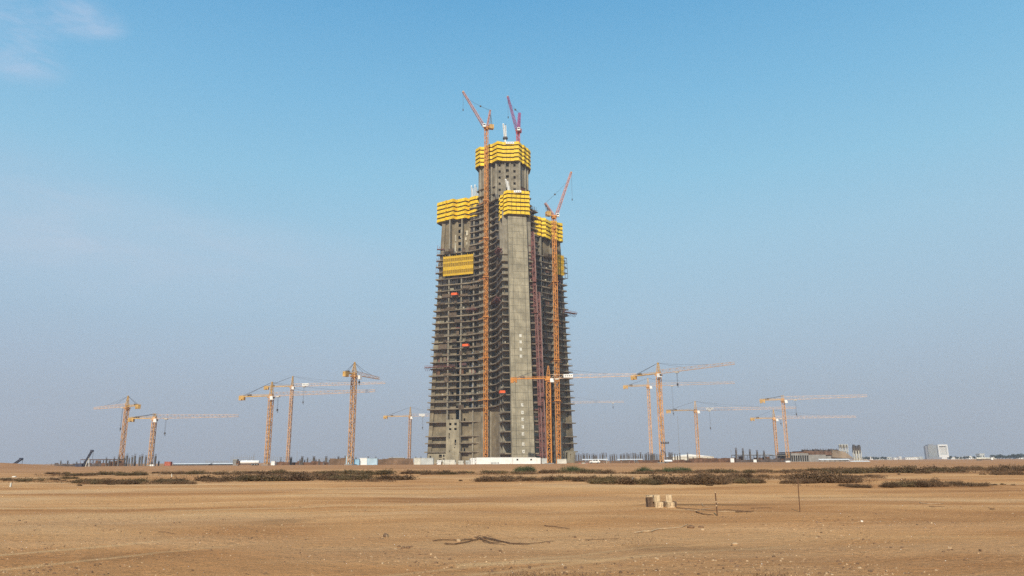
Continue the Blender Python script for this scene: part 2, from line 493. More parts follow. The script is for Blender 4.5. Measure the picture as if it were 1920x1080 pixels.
    # dark strips in the ground colour by the timber blocks, and pale wheel tracks pressed into the dust
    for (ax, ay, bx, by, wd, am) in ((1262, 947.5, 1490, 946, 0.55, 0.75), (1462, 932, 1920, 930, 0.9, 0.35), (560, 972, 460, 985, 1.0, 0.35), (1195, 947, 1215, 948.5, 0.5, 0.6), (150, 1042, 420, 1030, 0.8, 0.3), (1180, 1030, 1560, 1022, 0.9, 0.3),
            (-20, 1040, 420, 1004, 0.22, -0.55), (-20, 1062, 520, 1012, 0.20, -0.45), (700, 1078, 1500, 1000, 0.16, -0.35), (860, 1078, 1640, 1004, 0.16, -0.35), (-60, 953, 520, 947, 0.8, -0.6), (300, 958, 980, 944, 0.5, -0.55), (330, 966, 1000, 950, 0.4, -0.4), (560, 916, 1300, 909, 1.0, -0.5), (1100, 909, 1500, 911, 0.8, -0.5), (850, 1058, 1250, 1048, 0.22, -0.5), (1420, 930, 1800, 926, 0.8, -0.35), (400, 931, 1100, 925, 0.7, -0.45), (1190, 953, 1560, 965, 0.5, -0.3)):
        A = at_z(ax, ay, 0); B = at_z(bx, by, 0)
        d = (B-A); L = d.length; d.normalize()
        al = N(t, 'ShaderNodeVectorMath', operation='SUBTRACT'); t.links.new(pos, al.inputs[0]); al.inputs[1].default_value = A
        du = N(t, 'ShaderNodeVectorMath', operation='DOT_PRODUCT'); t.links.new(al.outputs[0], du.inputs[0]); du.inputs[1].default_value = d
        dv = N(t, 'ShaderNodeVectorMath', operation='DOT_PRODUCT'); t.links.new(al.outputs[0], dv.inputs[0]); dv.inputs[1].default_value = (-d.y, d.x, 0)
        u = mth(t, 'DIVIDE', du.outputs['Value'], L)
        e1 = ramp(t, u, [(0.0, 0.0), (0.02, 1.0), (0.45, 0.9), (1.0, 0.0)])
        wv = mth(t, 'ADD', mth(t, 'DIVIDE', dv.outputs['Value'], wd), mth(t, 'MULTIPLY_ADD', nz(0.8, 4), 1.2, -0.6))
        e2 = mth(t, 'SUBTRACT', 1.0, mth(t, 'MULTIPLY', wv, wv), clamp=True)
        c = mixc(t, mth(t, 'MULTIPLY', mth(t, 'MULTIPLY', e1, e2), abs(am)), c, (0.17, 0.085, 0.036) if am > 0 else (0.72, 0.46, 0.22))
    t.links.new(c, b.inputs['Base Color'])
    h = mth(t, 'ADD', mth(t, 'MULTIPLY', nz(3.0, 7, (1, 1, 1), 0.7), 1.0), mth(t, 'MULTIPLY', nz(18.0, 4), 0.25))
    bp = N(t, 'ShaderNodeBump'); bp.inputs['Strength'].default_value = 1.0; bp.inputs['Distance'].default_value = 0.10
    t.links.new(h, bp.inputs['Height']); t.links.new(bp.outputs[0], b.inputs['Normal'])
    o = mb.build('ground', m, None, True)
    o['kind'] = 'structure'
SAND = [(0.416, 0.185, 0.066), (0.547, 0.261, 0.098), (0.65, 0.333, 0.13), (0.742, 0.414, 0.177), (0.806, 0.472, 0.224), (0.364, 0.173, 0.076), (0.534, 0.268, 0.12)]
make_ground()

# ---------------------------------------------------------------- the unfinished tower
TY = 570.0
TX = base(948, TY)
PHI = 11.0
tower = thing('unfinished_tower', 'giant unfinished grey concrete skyscraper with three wings and bare open floors', 'skyscraper', (TX, TY, 0))
WA = [R(PHI-120), R(PHI), R(PHI+120)]
D = [Vector((math.sin(a), -math.cos(a), 0)) for a in WA]
P = [Vector((math.cos(a), math.sin(a), 0)) for a in WA]
def wp(i, s, t, z=0.0):
    v = D[i]*s + P[i]*t
    return Vector((v.x, v.y, z))
LEFT, FRONT, RIGHT = 0, 1, 2
def tip(i, z):
    return {0: 60.5, 1: 66.0, 2: 64.5}[i] - {0: 0.050, 1: 0.088, 2: 0.060}[i]*z
WTOP = {0: 192.0, 1: 182.0, 2: 181.0}      # bare concrete tops, under the climbing formwork
HW = 11.6
def outline(z, rr, hw=HW, sf=27.0):
    pts = []
    for i in range(3):
        r = rr[i]
        s0 = min(sf, r-1)
        pts += [wp(i, s0, -hw), wp(i, r, -hw), wp(i, r, hw), wp(i, s0, hw)]
        j = (i+1) % 3
        a, b = wp(i, s0, hw), wp(j, min(sf, rr[j]-1), -hw)
        c = (a+b)*0.5*0.35 + (D[i]+D[j]).normalized()*hw*1.25*0.65
        for k in range(1, 8):
            u = k/8
            pts.append(a*(1-u)**2 + c*2*u*(1-u) + b*u*u)
    return [(p.x, p.y) for p in pts]

FLOORS = [41.0+5.1*k for k in range(32)]
zf = random.Random(3)
slab_open = []
for z in FLOORS:
    if z < 152: rr = [tip(0, z)+1.3, tip(1, z)-4.3, tip(2, z)+1.3]
    elif z < 168: rr = [tip(0, z)+1.3, 33.0, tip(2, z)+1.3]
    elif z < 205: rr = [26.0, 24.0, 26.0]
    else: break
    rr = [r+zf.uniform(-0.5, 0.6) for r in rr]
    MB().prism(outline(z, rr), z-zf.choice((0.5, 0.6, 0.65, 0.7, 0.95)), z).build('floor_slab', 'slab', tower)
    slab_open.append((z, rr))
# lower storeys: slabs only in the bays of the wings
for z in (9.0, 15.4, 20.6, 31.2):
    for i in (LEFT, RIGHT):
        for sg in (-1, 1):
            a, b = 15.5, tip(i, z)+1.2
            q = [wp(i, a, sg*6.5), wp(i, b, sg*6.5), wp(i, b, sg*HW), wp(i, a, sg*HW)]
            if sg < 0: q = q[::-1]
            MB().prism([(p.x, p.y) for p in q], z-0.85, z).build('bay_slab', 'slab', tower)
for z in (7.0, 14.5, 21.5, 28.5, 34.5):
    for sg in (-1, 1):
        a, b = 34.0, tip(1, z)-4.3
        q = [wp(1, a, sg*6.3), wp(1, b, sg*6.3), wp(1, b, sg*HW), wp(1, a, sg*HW)]
        if sg < 0: q = q[::-1]
        MB().prism([(p.x, p.y) for p in q], z-0.85, z).build('bay_slab', 'slab', tower)

# long walls of each wing, set back behind the slab edges, with tall slots left open in them
def long_wall(i, sg, t, s0, s1, z1, slots, doors=()):
    w = s1-s0
    holes = []
    for a, b in slots:
        holes.append((a-s0, b-s0, 1.5, 163.0 if i == 0 and sg > 0 else z1-2))
        if i == 0 and sg > 0:               # bare upper part: one opening a storey
            for zz in (164.3, 169.4, 174.5, 179.6, 184.7): holes.append((a-s0+0.3, b-s0-0.4, zz+0.9, zz+3.7))
    for a, b, z, zt in doors: holes.append((a-s0, b-s0, z, zt))
    if sg > 0:       # outward is +P: u must run so that its clockwise turn is +P
        o, u = wp(i, s1, t), -D[i]
        holes = [(w-h[1], w-h[0], h[2], h[3]) for h in holes]
    else:
        o, u = wp(i, s0, -t), D[i]
    n = Vector((u.y, -u.x, 0))
    assert n.dot(P[i])*sg > 0
    MB().wall(o, u, 0.8, w, 0, z1, holes).build('wing_wall', 'wall', tower)
dr = random.Random(11)
def doors(segs, zmax, p, w=1.2, h=2.3):
    out = []
    for z in [9.0, 15.4, 20.6, 31.2]+FLOORS:
        if z > zmax: break
        for a in segs:
            if dr.random() < p: out.append((a, a+w*dr.uniform(0.8, 1.6), z, z+h))
    return out
long_wall(0, 1, 7.4, 13, 50.0, WTOP[0], [(34.2, 37.4), (24.0, 26.8)], doors([39.5, 19], 150, 0.25)+doors([29.5, 18.2], 190, 0.35))
long_wall(0, -1, 7.4, 13, 50.0, WTOP[0], [(39.4, 40.9), (29.2, 30.6)])
long_wall(2, -1, 7.4, 13, 52.5, WTOP[2], [(33.0, 34.6)], doors([22, 44], 150, 0.3)+doors([31, 47], 180, 0.25))
long_wall(2, 1, 7.4, 13, 52.5, WTOP[2], [])
long_wall(1, -1, 5.6, 13, 49.5, WTOP[1], [], doors([20, 30, 40], 150, 0.3))
long_wall(1, 1, 5.6, 13, 49.5, WTOP[1], [], doors([20, 30, 40], 150, 0.3))
# cross walls: the thin upright fins between the bays
def cross(i, s, t0, t1, th, z0, z1, mat='pier'):
    q = [wp(i, s-th/2, t0), wp(i, s+th/2, t0), wp(i, s+th/2, t1), wp(i, s-th/2, t1)]
    MB().prism([(p.x, p.y) for p in q], z0, z1).build('cross_wall', mat, tower)
for s in (43.0, 32.4, 22.0, 16.6):
    for sg in (-1, 1):
        t0, t1 = sorted((sg*7.5, sg*11.1))
        cross(0, s, t0, t1, 1.05 if s > 20 else 1.5, 0, WTOP[0]-0.5)
for s in (42.0, 29.0, 17.5):
    for sg in (-1, 1):
        t0, t1 = sorted((sg*7.5, sg*11.1))
        cross(2, s, t0, t1, 1.05, 0, WTOP[2]-0.5)
for s in (46.5, 37.0, 27.5):
    for sg in (-1, 1):
        t0, t1 = sorted((sg*5.7, sg*(10.6 if s > 30 else 9.6)))
        cross(1, s, t0, t1, 1.6, 0, WTOP[1]-0.5)
# sloping end walls
def end_wall(i, hw, th, z1, mat, proud=0.0):
    si, hi = {0: 49.2, 1: 48.7, 2: 51.7}[i], (5.45 if i == 1 else 7.25)
    f0 = [wp(i, si, -hi), wp(i, tip(i, 0)-th-0.05, -hi), wp(i, tip(i, 0)-th-0.05, hi), wp(i, si, hi)]
    ze = min(z1, {0: 150.0, 1: 140.0, 2: 140.0}[i])
    f1 = [wp(i, si, -hi), wp(i, tip(i, ze)-th-0.05, -hi), wp(i, tip(i, ze)-th-0.05, hi), wp(i, si, hi)]
    if tip(i, ze)-th-0.05 > si+0.1: MB().prism([(p.x, p.y) for p in f0], 0, ze, [(p.x, p.y) for p in f1]).build('end_bay_wall', 'wall', tower)
    q0 = [wp(i, tip(i, 0)-th, -hw), wp(i, tip(i, 0)+proud, -hw), wp(i, tip(i, 0)+proud, hw), wp(i, tip(i, 0)-th, hw)]
    k = 0.90 if i == 1 else 0.97
    q1 = [wp(i, tip(i, z1)-th, -hw*k), wp(i, tip(i, z1)+proud, -hw*k), wp(i, tip(i, z1)+proud, hw*k), wp(i, tip(i, z1)-th, hw*k)]
    return MB().prism([(p.x, p.y) for p in q0], 0, z1, [(p.x, p.y) for p in q1]).build('end_wall', mat, tower)
end_wall(0, 8.6, 3.2, WTOP[0], 'wall')
end_wall(2, 8.6, 3.2, WTOP[2], 'wall')
fin = end_wall(1, 7.6, 4.0, WTOP[1]+1, 'fin')
# pour joints and edge pilasters of the great end wall
def finp(t, z, out):
    k = 1-(0.10*z/(WTOP[1]+1))
    return wp(1, tip(1, z)+out, t*k, z)
jm = MB()
z = 6.0
while z < WTOP[1]-2:
    jm.hexa([finp(-7.3, z, -0.1), finp(-7.3, z, 0.035), finp(7.3, z, 0.035), finp(7.3, z, -0.1)][::-1], [finp(-7.3, z+0.16, -0.1), finp(-7.3, z+0.16, 0.035), finp(7.3, z+0.16, 0.035), finp(7.3, z+0.16, -0.1)][::-1])
    z += 5.1
for tt in (-4.6, 4.4):
    jm.hexa([finp(tt, 1, -0.1), finp(tt, 1, 0.05), finp(tt+0.22, 1, 0.05), finp(tt+0.22, 1, -0.1)][::-1], [finp(tt, WTOP[1], -0.1), finp(tt, WTOP[1], 0.05), finp(tt+0.22, WTOP[1], 0.05), finp(tt+0.22, WTOP[1], -0.1)][::-1])
jm.build('pour_joint', 'joint', fin)
for py in (629, 641, 655, 668, 760, 774, 787, 801, 814, 833, 847):
    zz = zfor(TX+10, TY-58, py)
    w = MB()
    a, b, c, d = finp(-0.85, zz-1.1, 0.02), finp(0.85, zz-1.1, 0.02), finp(0.85, zz+1.1, 0.02), finp(-0.85, zz+1.1, 0.02)
    o = D[1]*0.10
    w.add([a, b, c, d, a+o, b+o, c+o, d+o], [(0, 1, 2, 3), (7, 6, 5, 4), (0, 4, 5, 1), (1, 5, 6, 2), (2, 6, 7, 3), (3, 7, 4, 0)])
    wn = w.build('window_board', 'offwhite', fin)
# the small dark slots between some of the boards
sm = MB()
for k, py in enumerate((760, 774, 787, 801, 814, 833, 847)):
    zz = zfor(TX+10, TY-58, py)
    t0 = (0.15, -0.2, 0.2, -0.75, 0.1, 0.2, -0.1)[k]
    for (ta, tb, za, zb) in ((t0, t0+0.7, -0.45, 0.15),) if k % 3 else ((t0, t0+0.65, -0.3, 0.5), (-0.8, -0.35, -1.0, -0.6)):
        a, b, c, d = finp(ta, zz+za, 0.13), finp(tb, zz+za, 0.13), finp(tb, zz+zb, 0.13), finp(ta, zz+zb, 0.13)
        o = D[1]*0.03
        sm.add([a, b, c, d, a+o, b+o, c+o, d+o], [(0, 1, 2, 3), (7, 6, 5, 4), (0, 4, 5, 1), (1, 5, 6, 2), (2, 6, 7, 3), (3, 7, 4, 0)])
sm.build('board_slot', 'grey', fin)

# tall curved walls closing the inner corners of the lowest storeys
cw = MB()
ol = outline(0, [26, 30, 26], HW-2.2, 24.0)
cw.prism(ol, 0, 39.9)
cw.build('corner_wall', 'wall', tower)
for (px, zz0, zz1) in ((922, 24, 29), (932, 17, 21), (933, 27, 33), (929, 11, 14), (922, 31, 34)):
    pass
# blank panels standing in front of the lowest bays
def bay_panel(i, sg, s0, s1, z0, z1, holes, t=12.1, mat='pale'):
    w = s1-s0
    if sg > 0:
        o, u = wp(i, s1, t), -D[i]
        holes = [(w-h[1], w-h[0], h[2], h[3]) for h in holes]
    else:
        o, u = wp(i, s0, -t), D[i]
    MB().wall(o, u, 0.9, w, z0, z1, holes).build('bay_panel', mat, tower)
bay_panel(0, 1, 32.6, 43.2, 0, 32.5, [(2.0, 4.0, 28.2, 30.0), (6.3, 8.3, 28.2, 30.0), (2.0, 4.0, 24.6, 26.2), (6.3, 8.3, 24.6, 26.2), (7.6, 8.4, 18.5, 22.5), (2.2, 3.6, 13.8, 17.6), (7.0, 8.0, 8.2, 9.6), (3.0, 4.0, 11.4, 12.0)], mat='fin')
bay_panel(0, 1, 43.3, 58.0, 0, 7.4, [(0.8, 2.4, 1.0, 4.0), (2.9, 5.4, 0.2, 3.4), (0.9, 2.3, 5.0, 6.6), (3.0, 5.5, 4.4, 6.8), (11.8, 13.2, 1.5, 6.0)], mat='fin')
bay_panel(2, -1, 38.5, 47.8, 0, 31.5, [(1.6, 2.6, 20, 24), (5.6, 6.6, 20, 24), (1.6, 2.6, 14, 18), (5.4, 6.4, 8, 12), (6.0, 7.0, 3, 6)], mat='fin')
bay_panel(2, -1, 49.0, 62.0, 0, 9.0, [(2.5, 4.5, 2.0, 8.0), (7.0, 8.0, 3.0, 7.0)], mat='fin')
bay_panel(1, -1, 36.0, 46.0, 8, 35, [(1.0, 3.0, 24, 29), (1.0, 3.0, 14, 20)], t=9.2, mat='fin')

# central core
def lp(px, y, ppm=0.434, x0=944.5):        # plan point from a sighted column on the core's front
    return (( px-x0)*ppm, y)
CORE = [lp(896, -2), lp(905, -8), lp(923, -11.5), lp(931, -14.5), lp(971, -14.5), lp(980, -8.5), lp(989, -2), (15, 12), (0, 19), (-15, 12)]
CTOP = 236.0
MB().prism(CORE, 0, CTOP).build('core_wall', 'core', tower)
# front of the core: pale walls pierced by a column of openings
holes = []
z = 152.0
while z < CTOP-4:
    holes += [(7.0, 9.6, z, z+3.0), (1.5, 3.2, z, z+2.0), (13.2, 15.0, z, z+2.2)]
    z += 5.1
o = lp(930.5, -16.6)
MB().wall((o[0], o[1], 0), (1, 0, 0), 1.4, 17.6, 120, CTOP-0.6, holes).build('core_front_wall', 'core', tower)
for px, th in ((929.8, 1.5), (946, 0.9), (955, 0.9), (972, 1.5)):
    a = lp(px, -17.1)
    MB().box(a[0]-th/2, a[0]+th/2, a[1]-0.5, a[1]+0.7, 120, CTOP-0.7).build('core_rib', 'pier', tower)
for px, yy in ((912, -9.4), (921, -11.3), (982.5, -7.2), (987, -3.6), (900, -4.5)):
    a = lp(px, yy-0.9)
    MB().box(a[0]-0.7, a[0]+0.7, a[1]-0.6, a[1]+2.4, 120, CTOP-0.7).build('core_rib', 'pier', tower)
# closely spaced ribs half way up the core's flank
for k in range(6):
    a = lp(908+3.1*k, -9.6-0.42*k)
    MB().box(a[0]-0.3, a[0]+0.3, a[1]-1.0, a[1]+1.8, 193, 212).build('core_rib', 'pier', tower)
for k in range(4):
    a = lp(975.5+3.0*k, -12.6+1.9*k)
    MB().box(a[0]-0.25, a[0]+0.25, a[1]-1.0, a[1]+1.8, 196, 212).build('core_rib', 'hoist', tower)
# ledges and debris-covered landings round the core
for (z, g, y0) in ((213.2, 1.6, 0.5), (207.0, 2.4, 0.6), (201.0, 3.0, 0.8), (196.0, 3.4, 0.5)):
    MB().prism([(p[0]*(1+g/22), p[1]*(1+g/16)) for p in CORE], z-y0, z).build('core_ledge', 'slab', tower)
# upright piers in the recess between the wings
for (px, y0, w) in ((921, -15.2, 3.2), (938.5, -19.5, 2.2), (932, -17.0, 1.3)):
    x = (px-949)*0.395
    MB().box(x-w/2, x+w/2, y0, y0+6, 0, 190 if w > 2 else 150).build('recess_pier', 'pier', tower)
# props and scaffolding still standing between the upper floors
pr = random.Random(5)
for z, rr in slab_open:
    if z < 120 or z > 205: 
        if pr.random() > 0.22: continue
    mb = MB()
    for i, sg in ((0, 1), (2, -1), (1, -1)):
        n = 22
        for k in range(n):
            s = 14+(rr[i]-15)*k/n+pr.uniform(-0.6, 0.6)
            if z < 120 and not (0.2 < (k/n) < 0.7): continue
            if pr.random() < 0.15 or s < 13: continue
            t = sg*(HW-0.5-pr.uniform(0, 1.8))
            mb.bar(wp(i, s, t, z), wp(i, s, t, z+4.25), 0.22)
            if pr.random() < 0.5: mb.bar(wp(i, s, t, z+pr.uniform(1, 3)), wp(i, s+1.6, t, z+pr.uniform(1, 3)), 0.16)
    if mb.v: mb.build('floor_props', 'steel', tower)
# guard rails and clutter at the slab edges
er = random.Random(17)
for z, rr in slab_open:
    mb = MB(); m2 = MB()
    for i, sg in ((0, 1), (2, -1), (1, -1)):
        s = 14.0
        while s < rr[i]-2:
            L = er.uniform(1.5, 6)
            if er.random() < 0.6:
                mb.bar(wp(i, s, sg*(HW-0.25), z+1.1), wp(i, min(s+L, rr[i]), sg*(HW-0.25), z+1.1), 0.13)
                mb.bar(wp(i, s, sg*(HW-0.25), z), wp(i, s, sg*(HW-0.25), z+1.15), 0.13)
            if er.random() < 0.16:
                q = wp(i, s, sg*(HW-er.uniform(1.0, 3.2)), z)
                h = er.uniform(0.5, 2.0); w = er.uniform(0.5, 1.6)
                MB().box(q.x-w/2, q.x+w/2, q.y-0.4, q.y+0.4, z, z+h).build('stacked_material', er.choice(('pale', 'rust', 'steel')), tower)
            s += L
    mb.build('edge_rail', 'steel', tower)
# block walls, boards and nets that fill some of the open bays
ir = random.Random(23)
for k in range(96):
    i, sg = ir.choice(((0, 1), (0, 1), (0, 1), (2, -1), (2, -1), (1, -1)))
    z, rr = ir.choice(slab_open[:24])
    s0 = ir.uniform(16, rr[i]-6); w = ir.uniform(1.5, 6.5)
    t_ = ir.uniform(8.4, 10.6); h = ir.choice((1.2, 2.2, 3.4, 4.0))
    lo_ = ir.random() < 0.75
    o, u = (wp(i, s0+w, t_), -D[i]) if sg > 0 else (wp(i, s0, -t_), D[i])
    za = z+0.02 if lo_ else z+4.1-h
    MB().wall(o, u, 0.25, w, za, za+h, [(w*0.4, w*0.6, za+0.3, za+h-0.4)] if h > 3 and ir.random() < 0.5 else []).build('infill_panel', ir.choice(('wall', 'wall', 'fin', 'slab', 'rust', 'hoist', 'joint', 'pale')), tower)
# brown debris nets hung over some slab edges
for k in range(70):
    i, sg = ir.choice(((0, 1), (0, 1), (2, -1), (1, -1), (0, 1)))
    z, rr = ir.choice(slab_open[8:25] if k % 3 else slab_open[:25])
    s0 = ir.uniform(15, rr[i]-8); w = ir.uniform(2.0, 8.0); h = ir.uniform(1.1, 4.2)
    o, u = (wp(i, s0+w, HW+0.35), -D[i]) if sg > 0 else (wp(i, s0, -HW-0.35), D[i])
    MB().wall(o, u, 0.12, w, z-0.4, z-0.4+h, []).build('debris_net', 'net', tower)
# pale patches and boxes on the bare upper wing
for (px, y0, y1, w) in ((847.5, 430, 437, 1.3), (848.5, 438, 449, 1.7), (858, 434, 446, 0.9), (857.5, 449, 466, 1.1), (869, 426, 433, 1.6), (868, 437, 440, 1.2), (879, 428, 437, 1.9), (877, 440, 446, 1.3), (879, 450, 455, 1.0)):
    s = (-(px-948)*0.44-2.6)/0.9455
    z1, z0 = zfor(TX-45, TY-4, y0), zfor(TX-45, TY-4, y1)
    a, b = wp(0, s+w/2, 7.3), wp(0, s-w/2, 7.9)
    MB().wall(wp(0, s+w/2, 7.75), -D[0], 0.5, w, z0, z1, []).build('wall_patch', 'pale', tower)
# dark landings sticking out past the slab edges
def landing(i, sg, s0, s1, z, out, mat='hoist'):
    mb = MB()
    q = [wp(i, s0, sg*(HW-0.5)), wp(i, s1, sg*(HW-0.5)), wp(i, s1, sg*(HW+out)), wp(i, s0, sg*(HW+out))]
    if sg < 0: q = q[::-1]
    mb.prism([(p.x, p.y) for p in q], z-0.3, z+0.1)
    a, b = wp(i, s0, sg*(HW+out), z), wp(i, s1, sg*(HW+out), z)
    n = max(2, int((s1-s0)/1.5))
    for k in range(n+1):
        p = a.lerp(b, k/n)
        mb.bar(p, p+Vector((0, 0, 1.3)), 0.14)
        q = wp(i, s0+(s1-s0)*k/n, sg*(HW-0.5), z-2.6)
        mb.bar(p, q, 0.2)
    for h in (0.7, 1.3): mb.bar(a+Vector((0, 0, h)), b+Vector((0, 0, h)), 0.14)
    mb.build('protection_landing', mat, tower)
zl = zfor(TX-57, TY+10, 690)
landing(0, 1, 36, tip(0, zl)+4.5, zl, 2.4)
zr = zfor(TX+50, TY+30, 587)
landing(2, -1, 50, tip(2, zr)+8.5, zr, 2.5)
landing(0, 1, 18, 27, zfor(TX-20, TY-10, 577), 1.8)
landing(1, -1, 29, 44, zfor(TX+5, TY-40, 560), 2.5)
landing(1, -1, 36, 50, zfor(TX+8, TY-45, 470), 2.6)
landing(1, -1, 20, 33, zfor(TX, TY-30, 565), 3.0, 'rust')
# scaffold tower on the far end of the right wing
sc_ = MB()
z0, z1 = zfor(TX+47, TY+30, 522), zfor(TX+47, TY+30, 484)
for k in range(4):
    zz0, zz1 = z0+(z1-z0)*k/4, z0+(z1-z0)*(k+1)/4
    r_ = tip(2, zz0)
    for (sa, ta) in ((0.4, -11), (3.4, -11), (0.4, -5), (3.4, -5)):
        sc_.bar(wp(2, r_+sa, ta, zz0), wp(2, r_+sa, ta, zz1), 0.35)
    for zz in (zz0, zz1-0.1):
        for (a, b) in (((0.4, -11), (3.4, -11)), ((0.4, -5), (3.4, -5)), ((3.4, -11), (3.4, -5)), ((-1.5, -8), (3.4, -8))):
            sc_.bar(wp(2, r_+a[0], a[1], zz), wp(2, r_+b[0], b[1], zz), 0.3)
sc_.build('scaffold_frame', 'steel', tower)
# ragged starter frames at the edges of the left wing's upper floors
sc_ = MB()
for z in (148, 153, 158, 163, 168):
    r_ = tip(0, z)
    sc_.box(*sorted((wp(0, r_+2.6, 9).x, wp(0, r_-4, 9).x)), wp(0, r_, 9).y-1, wp(0, r_, 9).y+1.2, z-0.4, z+0.2)
    for k in range(4):
        q = wp(0, r_-3+1.6*k, 10, z)
        sc_.bar(q, q+Vector((0, 0, er.uniform(1.5, 3.6))), 0.22)
sc_.build('edge_scaffold', 'hoist', tower)

# ---------------------------------------------------------------- things hung on the tower
def formwork(label, pts, z0, z1, rows, jitter=0.5, sign=None, seed=1, back=True):
    """yellow climbing screens: pts run in plan with the outer side on their right-hand, tower coordinates"""
    rr_ = random.Random(seed)
    cx = sum(p[0] for p in pts)/len(pts); cy = sum(p[1] for p in pts)/len(pts)
    c = Vector((TX+cx, TY+cy, z0))
    t = thing('climbing_formwork', label, 'formwork screen', c, 0, 'yellow climbing formwork round the tops of the tower')
    loc = lambda p, z: Vector((TX+p[0]-c.x, TY+p[1]-c.y, z-z0))
    n = len(pts)
    for i in range(n if back else n-1):
        a, b = Vector((*pts[i], 0)), Vector((*pts[(i+1) % n], 0))
        u = (b-a).normalized(); nr = Vector((u.y, -u.x, 0))
        dz = rr_.uniform(-jitter, jitter)
        pitch = (z1-z0)/rows
        mb, gp = MB(), MB()
        e = 0.06
        L = (b-a).length
        for k in range(rows):
            za = z0+dz+k*pitch+0.27*pitch
            zb = z0+dz+(k+1)*pitch
            f0, f1 = 0.12, 0.62              # the sheets lean out towards their foot
            q0 = [loc((a+u*e-nr*0.1)[:2], za), loc((a+u*e+nr*f1)[:2], za), loc((b-u*e+nr*f1)[:2], za), loc((b-u*e-nr*0.1)[:2], za)]
            q1 = [loc((a+u*e-nr*0.1)[:2], zb), loc((a+u*e+nr*f0)[:2], zb), loc((b-u*e+nr*f0)[:2], zb), loc((b-u*e-nr*0.1)[:2], zb)]
            ns_ = max(1, round(L/3.2))
            for j in range(ns_):
                u0, u1 = j/ns_+(0.008 if j else 0), (j+1)/ns_-(0.008 if j < ns_-1 else 0)
                dj = Vector((0, 0, rr_.uniform(-0.07, 0.07)))
                mix_ = lambda q: [q[0].lerp(q[3], u0)+dj, q[1].lerp(q[2], u0)+dj, q[1].lerp(q[2], u1)+dj, q[0].lerp(q[3], u1)+dj]
                mb.hexa(mix_(q0), mix_(q1))
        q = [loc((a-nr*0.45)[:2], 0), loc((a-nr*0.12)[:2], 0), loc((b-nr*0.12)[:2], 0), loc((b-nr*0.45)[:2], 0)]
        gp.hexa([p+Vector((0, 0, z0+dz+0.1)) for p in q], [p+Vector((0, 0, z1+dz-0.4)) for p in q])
        for k in range(max(1, int(L/1.6))+1):
            p = a+u*(0.3+(L-0.6)*k/max(1, int(L/1.6)))+nr*0.0
            gp.bar(loc(p[:2], z0+dz), loc(p[:2], z1+dz-0.2), 0.16)
        pn = mb.build('screen_panel', 'yellow', t)
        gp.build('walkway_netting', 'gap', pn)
    inner = [(cx+(p[0]-cx)*0.93, cy+(p[1]-cy)*0.93) for p in pts]
    fl = MB()
    for zz in (z0+0.4, (z0+z1)/2, z1-1.6):
        fl.prism([tuple(loc(p, 0)[:2]) for p in inner], zz-z0-0.25, zz-z0)
    fl.build('working_platform', 'steel', t)
    if sign:
        p, w, zz = sign
        q = loc(p, zz)
        s = MB().box(q.x-w/2, q.x+w/2, q.y-0.15, q.y, q.z, q.z+1.7).build('sign_board', 'white', t)
        s2 = MB()
        for k in range(3):
            x = q.x-w*0.28+w*0.28*k
            s2.box(x-w*0.07, x+w*0.07, q.y-0.19, q.y-0.155, q.z+0.55, q.z+1.15)
        s2.build('sign_mark', 'grey', s)
    return t
# along the core: knees of the zigzag are sighted in the photograph
cpts = [lp(891, -4), lp(900, -9.5), lp(908, -9.5), lp(911, -12), lp(918, -15.2), lp(922.5, -15.2), lp(931, -20.0), lp(941, -18.4), lp(962, -18.4), lp(971, -19.0), lp(976.5, -13.8), lp(980, -13.0), lp(984.5, -8.0), lp(988, -7.0), lp(992.5, -2.0), (20, 8), (10, 20), (-10, 20), (-20, 8)]
formwork('yellow banded screens crowning the tall central core, highest of all', cpts, 231.5, 248.6, 5, 0.35, (lp(955, -19.3), 6.5, 246.7), 2)
# left wing
def lw(px, t):                             # column on the left wing's front at screen height
    s = (-(px-944.5)*0.447-0.3256*t)/0.9455
    q = wp(0, s, t); return (q.x, q.y)
a = [lw(821, 8.0), lw(837.5, 10.6), lw(839.5, 9.2), lw(851, 11.6), lw(857.5, 8.0), lw(859.5, 9.6), lw(873.5, 11.8), lw(880, 8.2), lw(882, 9.6), lw(892, 11.4), lw(897, 10.4)]
q = [wp(0, 21, -10), wp(0, 53.8, -10)]
formwork('yellow zigzag screens on the wing with the square mesh sheet below', a+[(p.x, p.y) for p in q], 190.5, 208.5, 5, 0.5, None, 4)
# right wing
def rw(px, t):
    s = ((px-944.5)*0.455-0.656*t)/0.755
    q = wp(2, s, -t); return (q.x, q.y)
a = [rw(996, 10.4), rw(1000, 10.4), rw(1008, 11.4), rw(1009.5, 9.4), rw(1018, 11.8), rw(1027, 9.4), rw(1029, 9.4), rw(1039, 11.6), rw(1042, 10.0), rw(1050, 10.6)]
q = [wp(2, 56.5, 10), wp(2, 22, 10)]
formwork('yellow zigzag screens on the lowest wing behind a luffing crane mast', a+[(p.x, p.y) for p in q], 178.5, 195.5, 5, 0.5, None, 6)
# front wing
a = [wp(1, 34, -10.4), wp(1, 36.5, -9.4), wp(1, 40.5, -10.6), wp(1, 43, -8.6), wp(1, 48.5, -9.4), wp(1, 51.6, -7.6), wp(1, 51.9, 8.8), wp(1, 47, 9.0), wp(1, 34, 9.0)]
formwork('yellow flat-fronted screens above the great smooth end wall', [(p.x, p.y) for p in a], 176.5, 195.5, 6, 0.15, (tuple((wp(1, 52.3, 0.0)+Vector((0, -0.5, 0)))[:2]), 5.5, 193.8), 8)

